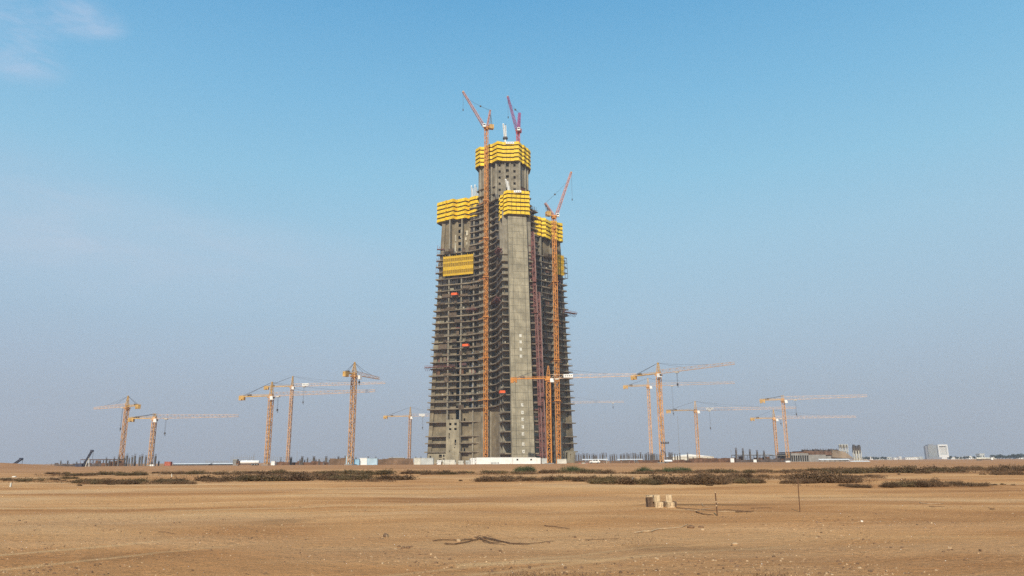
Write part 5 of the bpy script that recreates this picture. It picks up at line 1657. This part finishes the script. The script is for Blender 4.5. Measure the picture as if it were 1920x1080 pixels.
# ---------------------------------------------------------------- scrub
def shrub_mesh(name, w, d, h, n, seed, mat, green=False):
    """twigs and small leaves rising from several roots; every blade is a face of its own"""
    g = random.Random(seed); m = MB()
    roots = [(g.uniform(-0.42, 0.42)*w, g.uniform(-0.4, 0.4)*d, g.uniform(0.5, 1.0)) for _ in range(max(5, int(w*3)))]
    for i in range(n):
        rx, ry, k = g.choice(roots)
        p = Vector((rx+g.gauss(0, 0.06), ry+g.gauss(0, 0.06), -0.03))
        az, el = g.uniform(0, 2*PI), g.uniform(0.12, 1.35)
        L = h*k*g.uniform(0.45, 1.05)*(1.25 if el < 0.7 else 1.0)
        v = Vector((math.cos(az)*math.cos(el), math.sin(az)*math.cos(el), math.sin(el)))
        q = p+v*L
        if i % 4 == 0:
            s = Vector((-v.y, v.x, 0.2)).normalized()*0.018
            m.add([p-s, p+s, q], [(0, 1, 2)])
        for j in range(3):
            c = p.lerp(q, g.uniform(0.35, 1.0))+Vector((g.gauss(0, 0.05), g.gauss(0, 0.05), g.gauss(0, 0.04)))*h
            s = g.uniform(0.014, 0.036)*(1.0+0.5*h)
            a = (v+Vector((g.gauss(0, 0.7), g.gauss(0, 0.7), g.gauss(0, 0.7)))).normalized()*s*1.5
            b = a.cross(Vector((g.gauss(0, 1), g.gauss(0, 1), g.gauss(0, 1)))).normalized()*s*0.7
            if c.z < 0.01: c.z = 0.02
            m.add([c-a, c+b, c+a, c-b], [(0, 1, 2, 3)])
    me = bpy.data.meshes.new(name)
    me.from_pydata(m.v, [], m.f); me.update()
    me.materials.append(M[mat])
    return me
SH = {}
for k in range(4): SH['brown%d' % k] = shrub_mesh('dry_shrub_leaves', 2.6, 1.8, 0.85, 1150, 60+k, 'shrub')
for k in range(3): SH['olive%d' % k] = shrub_mesh('olive_shrub_leaves', 2.4, 1.8, 0.95, 1150, 70+k, 'olive')
for k in range(2): SH['green%d' % k] = shrub_mesh('green_shrub_leaves', 3.0, 2.4, 1.5, 1500, 80+k, 'green')
g = random.Random(31)
def shrub(px, py, hpx, kind, label, group, wide=1.0):
    p = at_z(px, py, 0.0)
    z = ground_z(p.x, p.y)
    p = at_z(px, py, z); p.z = ground_z(p.x, p.y)
    dist = p.y
    key = kind+str(g.randrange(4 if kind == 'brown' else 3 if kind == 'olive' else 2))
    href = {'brown': 0.85, 'olive': 0.95, 'green': 1.5}[kind]
    h = hpx*dist/FPX*0.92
    s = h/href
    o = bpy.data.objects.new('shrub', SH[key])
    COL.objects.link(o)
    o.location = p; o.rotation_euler = (0, 0, g.uniform(0, 2*PI) if wide < 1.6 else g.choice((0, PI))+g.uniform(-0.3, 0.3))
    o.scale = (s*wide, s*wide*0.8, s)
    tag(o, label, 'shrub', group)
LAND = [(20, 'the short conveyor boom'), (113, 'the rebar yard fence'), (172, 'the taller conveyor boom'), (226, 'the foreshortened-jib crane'), (281, 'the western flat-top crane'), (314, 'the red cabin'), (355, 'the long white-roofed shed'), (415, 'the low sheds'), (463, 'the tanker truck'), (503, 'the tanker truck crane'), (541, 'the slim pink crane'), (590, 'the central columns'), (630, 'the brown hoarding'), (657, 'the thick ochre crane'), (697, 'the pale blue container'), (742, 'the beige gate house'), (793, 'the pair of off-white containers'), (843, 'the blank bay wall'), (911, 'the tall orange mast'), (948, 'the curved recess'), (985, 'the smooth end wall'), (1031, 'the bright orange crane'), (1055, 'the beige container'), (1078, 'the skyscraper corner'), (1115, 'the white car'), (1150, 'the canopy gap'), (1182, 'the T-shaped canopy'), (1222, 'the slimmer crane'), (1245, 'the large orange crane'), (1278, 'the very thin mast'), (1310, 'the tent hall crane'), (1345, 'the long dark fence'), (1382, 'the tallest column'), (1420, 'the scaffolding deck'), (1456, 'the small pale crane'), (1480, 'the ring building crane'), (1502, 'the dark arches'), (1535, 'the blank grey wall'), (1565, 'the white curved canopy'), (1584, 'the silos behind the ramp'), (1609, 'the free-standing silos'), (1650, 'houses past the silos'), (1705, 'the low white town houses'), (1740, 'the grey wing'), (1770, 'the white framed front'), (1805, 'houses past the pale block'), (1846, 'the tank trailer'), (1880, 'the tree belt start'), (1910, 'the tree belt end')]
def lm(px): return min(LAND, key=lambda q: abs(q[0]-px))[1]
def side_of(px):
    d = px-min(LAND, key=lambda q: abs(q[0]-px))[0]
    return 'left of' if d < -5 else 'right of' if d > 5 else 'below'
def band(x0, x1, y0, y1, n, h0, h1, label, group, mix=('brown', 'brown', 'olive'), wide=1.3):
    cs = [((k+g.uniform(0.2, 0.8))/max(1, n//3), g.random()) for k in range(max(1, n//3))]
    for k in range(n):
        c_ = cs[k % len(cs)]
        u = min(1, max(0, c_[0]+g.gauss(0, 0.30)/max(1, n//3)))
        px = x0+(x1-x0)*u
        v = min(1, max(0, c_[1]+g.gauss(0, 0.22)))
        py = y0[0]+(y0[1]-y0[0])*u + (y1-0)*(v)
        hh = g.uniform(h0, h1)*(0.7+0.5*v)*g.choice((0.6, 0.85, 1.0, 1.15, 1.3))
        kd = g.choice(mix)
        wd = wide*g.uniform(0.6, 1.15)
        size = 'tall' if hh > h1 else 'low' if hh < h0 else 'wide' if wd > wide else 'medium'
        shrub(px, py, hh, kd, '%s %s shrub of the %s, %s %s' % (size, 'brown' if kd == 'brown' else 'olive', label, side_of(px), lm(px)), group, wd)
GA = 'dry shrubs of the scrub belt'
# west of the tower
band(95, 330, (889, 887), 4, 20, 5, 9, 'far row', GA, ('brown', 'olive', 'olive'), 2.0)
band(330, 745, (887, 886), 4, 32, 6, 10, 'unbroken far row', GA, ('olive', 'olive', 'brown'), 2.0)
band(0, 130, (899, 897), 6, 9, 5, 9, 'sparse edge row', GA, ('olive', 'brown'), 1.7)
band(160, 360, (903, 903), 6, 17, 8, 13, 'nearer row', GA, ('brown', 'brown', 'olive'), 1.8)
band(385, 740, (898, 895), 5, 28, 9, 15, 'broad near clump', GA, ('brown', 'brown', 'olive'), 1.7)
for px, py, h in ((208, 909, 6), (151, 911, 5), (1033-0, 905, 0)):
    if h: shrub(px, py, h, 'brown', 'small lone dark tuft short of the western shrubs, %s %s' % (side_of(px), lm(px)), 'lone tufts', 1.0)
shrub(697, 903, 5, 'brown', 'tiny lone tuft in front of the broad clump below the containers', 'lone tufts')
shrub(863, 902, 4.5, 'brown', 'tiny lone tuft on the bare sand in front of the skyscraper', 'lone tufts')
# in front of the tower
band(775, 1010, (887.5, 886), 3, 20, 6, 10, 'thin far row', GA, ('brown', 'olive'), 1.7)
band(895, 1130, (899, 899), 4, 20, 9, 13, 'nearer row', GA, ('brown', 'brown', 'olive'), 1.6)
band(1010, 1300, (886, 886), 3, 22, 7, 11, 'far row', GA, ('brown', 'olive'), 1.7)
band(1115, 1425, (905, 905), 4, 30, 14, 21, 'thick near clump', GA, ('brown', 'brown', 'olive'), 1.3)
band(1290, 1420, (897, 895), 4, 8, 10, 15, 'row behind', GA, ('brown',), 1.3)
shrub(992, 885, 17, 'green', 'dusty green bush with drooping twigs below the white cabin with windows', 'dusty green bushes', 1.15)
shrub(976, 884, 13, 'green', 'smaller green bush touching the drooping one below the white cabin', 'dusty green bushes', 1.1)
shrub(1070, 885, 17, 'green', 'dusty green bush below the low beige container', 'dusty green bushes', 1.1)
shrub(1085, 885, 12, 'green', 'low green bush between the beige container and the white car', 'dusty green bushes', 1.2)
shrub(1208, 886, 15, 'green', 'pale green bush below the T-shaped canopy', 'dusty green bushes', 1.3)
shrub(1262, 886, 15, 'green', 'green bush at the foot of the large orange crane, first of two', 'dusty green bushes', 1.3)
shrub(1282, 886, 14, 'green', 'green bush below the tent hall, second of two', 'dusty green bushes', 1.3)
# east
band(1300, 1600, (885, 883), 3, 24, 7, 11, 'far row', GA, ('brown', 'brown', 'olive'), 1.8)
band(1560, 1925, (884, 880), 4, 34, 9, 14, 'long dark row', GA, ('brown', 'brown', 'olive'), 1.9)
band(1420, 1660, (894, 893), 4, 13, 6, 11, 'scattered middle row', GA, ('brown',), 1.3)
band(1482, 1530, (906, 907), 2, 5, 10, 15, 'tall stake clump', GA, ('brown',), 1.3)
band(1528, 1605, (903, 905), 2, 8, 16, 22, 'big stake clump', GA, ('brown',), 1.3)
band(1585, 1636, (912, 914), 1.5, 6, 8, 12, 'low front clump', GA, ('brown',), 1.3)
band(1655, 1815, (912, 910), 2, 14, 12, 18, 'nearest eastern clump', GA, ('brown', 'brown', 'brown', 'olive'), 1.2)
band(1822, 1850, (911, 911), 1, 3, 7, 9, 'thin eastern end', GA, ('brown',), 1.2)
band(1875, 1925, (889, 889), 2, 6, 8, 11, 'short far clump', GA, ('brown',), 1.5)
for px, py in ((1864, 910), (1880, 909), (1898, 910), (1765, 886), (1842, 890), (1686, 890)):
    shrub(px, py, 4, 'brown', 'tiny lone tuft on open sand, %s %s' % (side_of(px), lm(px)), 'lone tufts')
for px, py in ((1740, 888), (1722, 888), (1330, 911)):
    shrub(px, py, 6, 'brown', 'small lone tuft between two rows of shrubs, %s %s' % (side_of(px), lm(px)), 'lone tufts')

same = {}
for o in COL.objects:
    if o.name.startswith('shrub') and o.get('label'): same.setdefault(o['label'], []).append(o)
for lab, os_ in same.items():               # neighbours that look alike: tell them apart by where each stands in its little row
    if 1 < len(os_) < 5:
        os_.sort(key=lambda o: o.location.x/o.location.y)
        words_ = {2: ('western', 'eastern'), 3: ('western', 'middle', 'eastern'), 4: ('westernmost', 'inner-western', 'inner-eastern', 'easternmost')}[len(os_)]
        for w_, o in zip(words_, os_):
            if len(lab.split()) < 15: o['label'] = w_+' '+lab
def undergrowth():
    gg = random.Random(77); m = MB()
    for (x0, x1, ya, yb, n) in ((60, 345, 889, 893, 900), (150, 365, 903, 908, 700), (330, 745, 888, 896, 1900), (385, 740, 897, 904, 1500), (0, 140, 896, 904, 350), (775, 1010, 886, 890, 700), (895, 1130, 897, 903, 900),
                                (1010, 1300, 885, 889, 1000), (1115, 1430, 900, 908, 1500), (1290, 1480, 893, 900, 450), (1300, 1600, 883, 888, 1100), (1560, 1925, 880, 887, 1500), (1420, 1660, 891, 898, 500), (1482, 1640, 901, 913, 600), (1655, 1850, 908, 913, 600), (1875, 1925, 887, 891, 200)):
        for i in range(n):
            px = gg.uniform(x0, x1); py = gg.uniform(ya, yb)
            p = at_z(px, py, 0.0)
            if noise.noise(Vector((p.x*0.09, p.y*0.05, 2.0)))+gg.uniform(-0.25, 0.25) < -0.05: continue
            p.z = ground_z(p.x, p.y)-0.02
            L = gg.uniform(0.10, 0.34)*(p.y/80)**0.5
            for j in range(7):
                az, el = gg.uniform(0, 2*PI), gg.uniform(0.2, 1.3)
                q0 = p+Vector((gg.gauss(0, 0.16), gg.gauss(0, 0.16), 0))
                q = q0+Vector((math.cos(az)*math.cos(el), math.sin(az)*math.cos(el), math.sin(el)))*L
                s = Vector((-math.sin(az), math.cos(az), 0))*0.025*(p.y/80)**0.5
                m.add([q0-s, q0+s, q], [(0, 1, 2)])
    o = m.build('dry_undergrowth', 'litter'); o['kind'] = 'stuff'
undergrowth()

# ---------------------------------------------------------------- on the sand in front
def on_ground(px, py):
    p = at_z(px, py, 0)
    for _ in range(6):
        p = at_z(px, py, ground_z(p.x, p.y))
    return p
PXM = lambda p: p.y*0.97/FPX            # metres per pixel there
GB = 'sawn timber blocks dumped together on the sand'
def block(label, px, py, w, h, d, rz, mat, tilt=0.0, z=0.0, end='oldtimber'):
    p = on_ground(px, py)
    k = PXM(p)
    w, h, d = w*k, h*k*0.92, d*k
    z *= 0.92
    t = thing('timber_block', label, 'timber block', (p.x, p.y, p.z+z*k-0.01), rz, GB)
    t.rotation_euler = (tilt, tilt*0.5, rz)
    gg = random.Random(int(px*7)); e = 0.02
    m = MB()
    n = 4                                  # slightly uneven sawn faces
    ring = lambda zz, j: [(sx_*(w/2-cx)+gg.uniform(-j, j), sy*(d/2-cy)+gg.uniform(-j, j), zz) for sx_, sy, cx, cy in ((-1, -1, e, 0), (1, -1, e, 0), (1, -1, 0, e), (1, 1, 0, e), (1, 1, e, 0), (-1, 1, e, 0), (-1, 1, 0, e), (-1, -1, 0, e))]
    rings = [ring(h*i/n, 0.006) for i in range(n+1)]
    for r_ in rings: m.v += r_
    for i in range(n):
        for j in range(8): m.f.append((i*8+j, i*8+(j+1) % 8, (i+1)*8+(j+1) % 8, (i+1)*8+j))
    m.f.append(tuple(range(8))[::-1]); m.f.append(tuple(range(n*8, n*8+8)))
    m.build('log', mat, t)
    c = MB()
    for j in range(3):                     # drying cracks
        xx = gg.uniform(-0.35, 0.35)*w
        c.box(xx-0.006, xx+0.006, -d/2-0.004, -d/2+0.01, h*gg.uniform(0.05, 0.4), h*gg.uniform(0.6, 0.97))
    c.build('crack', end, t)
block('dark rough stump-like block with a pale lid, at the dark end of the group', 1219, 950.5, 13, 19, 12, 0.25, 'oldtimber')
block('thin pale plank lying on top of the dark stump-like block', 1219, 950, 13, 3, 12, 0.1, 'timber', 0, 20.0)
block('pale block on the ground between the dark stump and the gap', 1236, 951.5, 15, 11, 12, -0.1, 'timber')
block('tall pale block standing on another, next to the dark stump', 1231.5, 951.0, 11, 13, 11, 0.15, 'timber', 0.0, 11.2)
block('dark narrow piece standing in for the shade in the gap between pale blocks', 1246, 950, 6.5, 10.5, 9, 0.1, 'oldtimber')  # dark wood stands in for the shade between the pale blocks
block('pale block on the ground at the far end from the dark stump', 1256.5, 951.3, 14, 10.5, 12, 0.2, 'timber')
block('pale two-toned block standing on top at the far end from the stump', 1255, 951, 11, 14, 11, -0.2, 'timber', 0.0, 10.7)
block('dark upright slab standing in for the shaded side of the end block', 1265.5, 950, 4.0, 10.5, 9, 0.3, 'oldtimber')  # added dark slab paints the shaded right side of the end block

def stick(name, label, cat, pts, r, mat, group=None, lift=0.02, sub=None):
    r *= 0.62
    P0 = on_ground(*pts[0])
    ps = []
    for i, q in enumerate(pts):
        p = on_ground(q[0], q[1]); p.z = ground_z(p.x, p.y)+lift+(q[2] if len(q) > 2 else 0)
        ps.append(p-P0)
    n = len(ps)
    fine = []
    for i in range(n-1):                    # rounder than the sighted points
        a, b = ps[i], ps[i+1]
        for k in range(4): fine.append(a.lerp(b, k/4)+Vector((rnd.gauss(0, r*0.3), 0, abs(rnd.gauss(0, r*0.3)))))
    fine.append(ps[-1])
    rr_ = [r*(1-0.5*i/len(fine)) for i in range(len(fine))]
    o = MB().tube(fine, rr_, 7).build(name, mat, None, True)
    o.location = P0
    return tag(o, label, cat, group)
def stake(label, px, py, tpx, tpy, r, mat, breaks=()):
    p = on_ground(px, py); q = at_y(tpx, tpy, p.y)
    v = q-p
    t = thing('iron_stake', label, 'stake', p, 0, 'thin iron stakes driven into the sand')
    MB().tube([v*-0.06, v*0.3, v*0.62, v], r, 8).build('rod', mat, t)
    m = MB()
    for u in breaks: m.tube([v*u, v*(u+0.05)], r*1.25, 8)
    if breaks: m.build('pale_wrap', 'stick', t)
stake('shorter banded iron stake near the timber blocks', 1345, 967.5, 1341, 922, 0.019, 'rust', (0.40, 0.56, 0.95))
stake('taller plain iron stake standing away from the timber blocks', 1500, 960, 1495.5, 897, 0.016, 'rust')
GS = 'dry sticks lying on the sand'
stick('dry_stick', 'long dark stick lying flat behind the banded stake', 'stick', [(1268, 953), (1330, 958), (1365, 957), (1402, 960)], 0.022, 'darkstick', GS)
stick('dry_stick', 'pale forked stick on the ground between the blocks and the banded stake', 'stick', [(1285, 956), (1302, 959), (1326, 955), (1345, 953)], 0.022, 'stick', GS)
stick('dry_stick', 'dark bent stick ending at the foot of the banded stake', 'stick', [(1305, 961), (1318, 965), (1338, 967)], 0.03, 'darkstick', GS)
stick('dry_stick', 'small pale curved root standing up from the sand behind the sticks', 'stick', [(1316, 946.5), (1317.5, 950), (1323, 952), (1329, 953)], 0.018, 'stick', GS, 0.05)
stick('dry_stick', 'pale straight stick on the sand past the banded stake', 'stick', [(1346, 961), (1381, 960.5)], 0.016, 'stick', GS)
stick('dry_stick', 'thick dark stick lying end to end with the pale straight one', 'stick', [(1380, 961), (1398, 960.5), (1413, 959.5)], 0.03, 'darkstick', GS)
stick('dry_stick', 'thin dark stick lying nearest the tall iron stake', 'stick', [(1408, 954), (1430, 953), (1447, 953.5)], 0.016, 'darkstick', GS)
stick('dry_stick', 'long pale winding root running towards two dirt clods', 'stick', [(1190, 1000.5), (1206, 998), (1220, 998), (1236, 993), (1262, 992), (1278, 990), (1290, 984.5)], 0.026, 'stick', GS)
stick('dry_stick', 'straight brown stick lying alone in the open sand', 'stick', [(1021, 987), (1040, 989), (1068, 993)], 0.022, 'darkstick', GS)
stick('dry_stick', 'faint thin twig lying beyond the brushwood heap', 'stick', [(1096, 1014.5), (1125, 1013), (1160, 1011.5)], 0.010, 'darkstick', GS)
stick('dry_stick', 'pale plank-like stick far out near the eastern shrubs', 'stick', [(1724, 944), (1745, 946), (1770, 945)], 0.026, 'stick', GS)
stick('dry_stick', 'dark stick parallel to the pale plank-like one', 'stick', [(1742, 950.5), (1771, 951)], 0.02, 'darkstick', GS)
stick('dry_stick', 'short dark stick alone on the eastern sand', 'stick', [(1857, 955.5), (1866, 955.5)], 0.03, 'darkstick', GS)
stick('dry_stick', 'dark crooked twig lying on bare sand below the flat-top crane', 'stick', [(297, 999), (310, 999), (329, 1002.5)], 0.014, 'darkstick', GS)
stick('white_pipe', 'short whitish pipe sticking out below the thick dark shrubs', 'pipe', [(1178, 906.5), (1184, 904.5, 0.1), (1188, 903, 0.25)], 0.16, 'offwhite')
def brush_pile():
    p0 = on_ground(905, 1018)
    t = thing('brushwood_heap', 'spread heap of dark dry branches in the middle of the open sand', 'brushwood', p0)
    br_ = [[(812, 1015), (835, 1013), (862, 1014.5), (885, 1011)], [(833, 1021), (850, 1022.5), (872, 1019), (893, 1013), (903, 1010, .015)], [(893, 1011), (915, 1010.5), (935, 1016), (960, 1019), (993, 1021)], [(905, 1009), (930, 1014), (955, 1021), (990, 1022.5)],
           [(900, 1012), (925, 1019), (935, 1020)], [(893, 1009), (899, 1008, .03), (905, 1008.5, .02)], [(908, 1007), (915, 1007, .02), (920, 1008)], [(994, 1020.5), (1015, 1018.5), (1038, 1015.5)], [(870, 1012.5), (890, 1013), (915, 1013), (940, 1018)], [(905, 1017), (925, 1021), (948, 1022)]]
    gg = random.Random(8)
    for i, b in enumerate(br_):
        for rep in range(2 if i < 5 else 1):
            ps = []
            for q in b:
                p = on_ground(q[0]+gg.uniform(-3, 3)*rep, q[1]+gg.uniform(-1.2, 1.2)*rep); p.z = ground_z(p.x, p.y)+0.012+(q[2] if len(q) > 2 else 0)+0.008*rep
                ps.append(p-p0)
            fine = []
            for a, c in zip(ps, ps[1:]):
                for k in range(4): fine.append(a.lerp(c, k/4)+Vector((gg.gauss(0, 0.006), gg.gauss(0, 0.006), abs(gg.gauss(0, 0.006)))))
            fine.append(ps[-1])
            MB().tube(fine, [0.0085*(1-0.55*k/len(fine)) for k in range(len(fine))], 6).build('branch', 'darkstick', t, True)
brush_pile()
def rock(name, label, cat, px, py, w, h, mat, group=None, seed=1):
    p = on_ground(px, py); k = PXM(p)
    gg = random.Random(seed); m = MB()
    nu, nv = 10, 6
    for i in range(nv+1):
        th = PI*i/nv
        for j in range(nu):
            ph = 2*PI*j/nu
            f = 1+0.28*noise.noise(Vector((math.cos(ph)*math.sin(th)*1.3+seed*7, math.sin(ph)*math.sin(th)*1.3, math.cos(th)*1.3)))
            m.v.append((w*k/2*f*math.sin(th)*math.cos(ph), w*k/2*0.8*f*math.sin(th)*math.sin(ph), h*k/2*(0.75+f*math.cos(th))))
    for i in range(nv):
        for j in range(nu): m.f.append((i*nu+j, i*nu+(j+1) % nu, (i+1)*nu+(j+1) % nu, (i+1)*nu+j)[::-1])
    o = m.build(name, mat, None, True)
    o.location = (p.x, p.y, p.z-0.01)
    return tag(o, label, cat, group)
rock('pale_stone', 'pale rounded stone lying against the brushwood heap', 'stone', 860, 1016, 9, 7, 'stone', None, 3)
rock('dark_stone', 'dark little stump-like lump with a pale streak, alone on the sand', 'stump', 723, 1007, 9.5, 9, 'oldtimber', None, 4)
rock('pale_streak_chip', 'thin pale chip standing against the dark lump', 'chip', 725.5, 1008, 2.2, 7, 'stone', None, 5)
rock('dirt_clod', 'dark dirt clod at the end of the winding pale root', 'clod', 1295, 990, 14, 7, 'clod', 'dirt clods', 6)
rock('dirt_clod', 'smaller dirt clod just past the end of the winding root', 'clod', 1314, 989, 11, 4.5, 'clod', 'dirt clods', 7)
rock('pale_stone', 'pale flat stone in front of the two dirt clods', 'stone', 1317, 994, 9, 4, 'stone', None, 8)
rock('pale_stone', 'pale flat slab on the sand east of the winding root', 'stone', 1378, 1021, 14, 5, 'stone', None, 9)
rock('pale_stone', 'bright white stone on the open eastern sand', 'stone', 1616, 978.5, 5, 4, 'shell', None, 10)
rock('pale_stone', 'pale stone beside two dark scraps, far out in front of the skyscraper', 'stone', 976, 908, 5, 3, 'stone', None, 11)
# dark crumbs
for (px, py, w, h, s) in ((748, 1026, 6, 5, 1), (752, 1030, 5, 3, 2), (756, 1028, 8, 5, 3), (765, 1028, 8, 6, 4), (771, 1026, 6, 4, 5)):
    rock('dirt_clod', nth(s)+' dark crumb of earth in the little row, counting towards the brushwood heap', 'clod', px, py, w, h, 'clod', 'row of dark crumbs', 20+s)
# short white posts
def post(label, px, py, tpx, tpy, w):
    p = on_ground(px, py); q = at_y(tpx, tpy, p.y); v = q-p
    t = thing('marker_post', label, 'marker post', p, 0, 'short white marker posts')
    MB().bar(v*-0.1, v*0.85, w*PXM(p)).build('post', 'offwhite', t)
    MB().bar(v*0.85, v, w*1.15*PXM(p)).build('cap', 'stick', t)
post('leaning whitish marker post in front of the small western shrubs', 19.5, 913, 21.5, 904, 2.4)
post('thin white marker post among the far shrubs below the tanker truck', 322, 894, 322, 888, 1.3)
rock('pale_stone', 'flat white scrap among the shrubs near the leaning marker post', 'scrap', 26, 895.5, 8, 3.5, 'shell', None, 13)

# loose stones, chips and crumbs
def scatter(name, mat, n, smin, smax, seed, cluster=False):
    gg = random.Random(seed); m = MB()
    for i in range(n):
        px = gg.uniform(-40, 1960); py = 912+(1100-912)*gg.random()**0.8
        p = on_ground(px, py)
        if cluster and noise.noise(Vector((p.x*0.35, p.y*0.35, 9.0)))+0.5*noise.noise(Vector((p.x*1.5, p.y*1.5, 4.0))) < 0.12: continue
        s = gg.uniform(smin, smax)*(0.5+gg.random()**3*1.5)
        fl = gg.uniform(0.4, 0.8)
        a = gg.uniform(0, 2*PI)
        vs = []
        for j in range(5):
            b = a+2*PI*j/5+gg.uniform(-0.3, 0.3); r_ = s*gg.uniform(0.7, 1.2)
            vs.append((p.x+math.cos(b)*r_, p.y+math.sin(b)*r_, p.z-0.004))
        for j in range(5):
            b = a+2*PI*j/5+gg.uniform(-0.3, 0.3); r_ = s*gg.uniform(0.35, 0.7)
            vs.append((p.x+math.cos(b)*r_, p.y+math.sin(b)*r_, p.z+s*fl))
        m.add(vs, [(0, 1, 6, 5), (1, 2, 7, 6), (2, 3, 8, 7), (3, 4, 9, 8), (4, 0, 5, 9), (5, 6, 7, 8, 9)])
    o = m.build(name, mat)
    o['kind'] = 'stuff'
scatter('loose_gravel', 'stone', 1300, 0.006, 0.014, 1)
scatter('shell_chips', 'shell', 110, 0.005, 0.011, 2)
scatter('dirt_crumbs', 'clod', 1200, 0.008, 0.018, 3)
scatter('dirt_clumps', 'clod', 5200, 0.010, 0.024, 4, True)
scatter('coarse_gravel', 'stone', 4200, 0.008, 0.020, 5, True)
# dry grass stubble in a few patches
def stubble():
    gg = random.Random(12); m = MB()
    for (cx, cy, rx, ry, n) in ((890, 985, 45, 9, 260), (980, 1078, 50, 6, 200), (1440, 1080, 60, 6, 160), (1180, 1012, 70, 9, 200), (1060, 1079, 60, 4, 160), (60, 985, 60, 12, 120), (360, 975, 60, 8, 100)):
        for i in range(n):
            p = on_ground(cx+gg.gauss(0, rx*0.6), cy+gg.gauss(0, ry*0.6))
            a = gg.uniform(0, 2*PI); L = gg.uniform(0.02, 0.06)
            q = p+Vector((math.cos(a)*L, math.sin(a)*L, L*gg.uniform(0.4, 1.2)))
            s = Vector((-math.sin(a), math.cos(a), 0))*0.004
            m.add([p-s, p+s, q], [(0, 1, 2)])
    o = m.build('dry_stubble_grass', 'darkstick'); o['kind'] = 'stuff'
stubble()

# ---------------------------------------------------------------- dusty air
HZ_DENSITY = 0.00016
hm = bpy.data.materials.new('dusty_air')
hm.use_nodes = True
t = hm.node_tree
t.nodes.clear()
v = N(t, 'ShaderNodeVolumePrincipled')
v.inputs['Density'].default_value = HZ_DENSITY
v.inputs['Color'].default_value = (0.88, 0.91, 0.98, 1)
v.inputs['Anisotropy'].default_value = 0.1
mo = N(t, 'ShaderNodeOutputMaterial')
t.links.new(v.outputs[0], mo.inputs['Volume'])
hz = MB().box(-4900, 4900, -4900, 4900, -3.0, 330.0).build('haze', hm)
hz['kind'] = 'stuff'
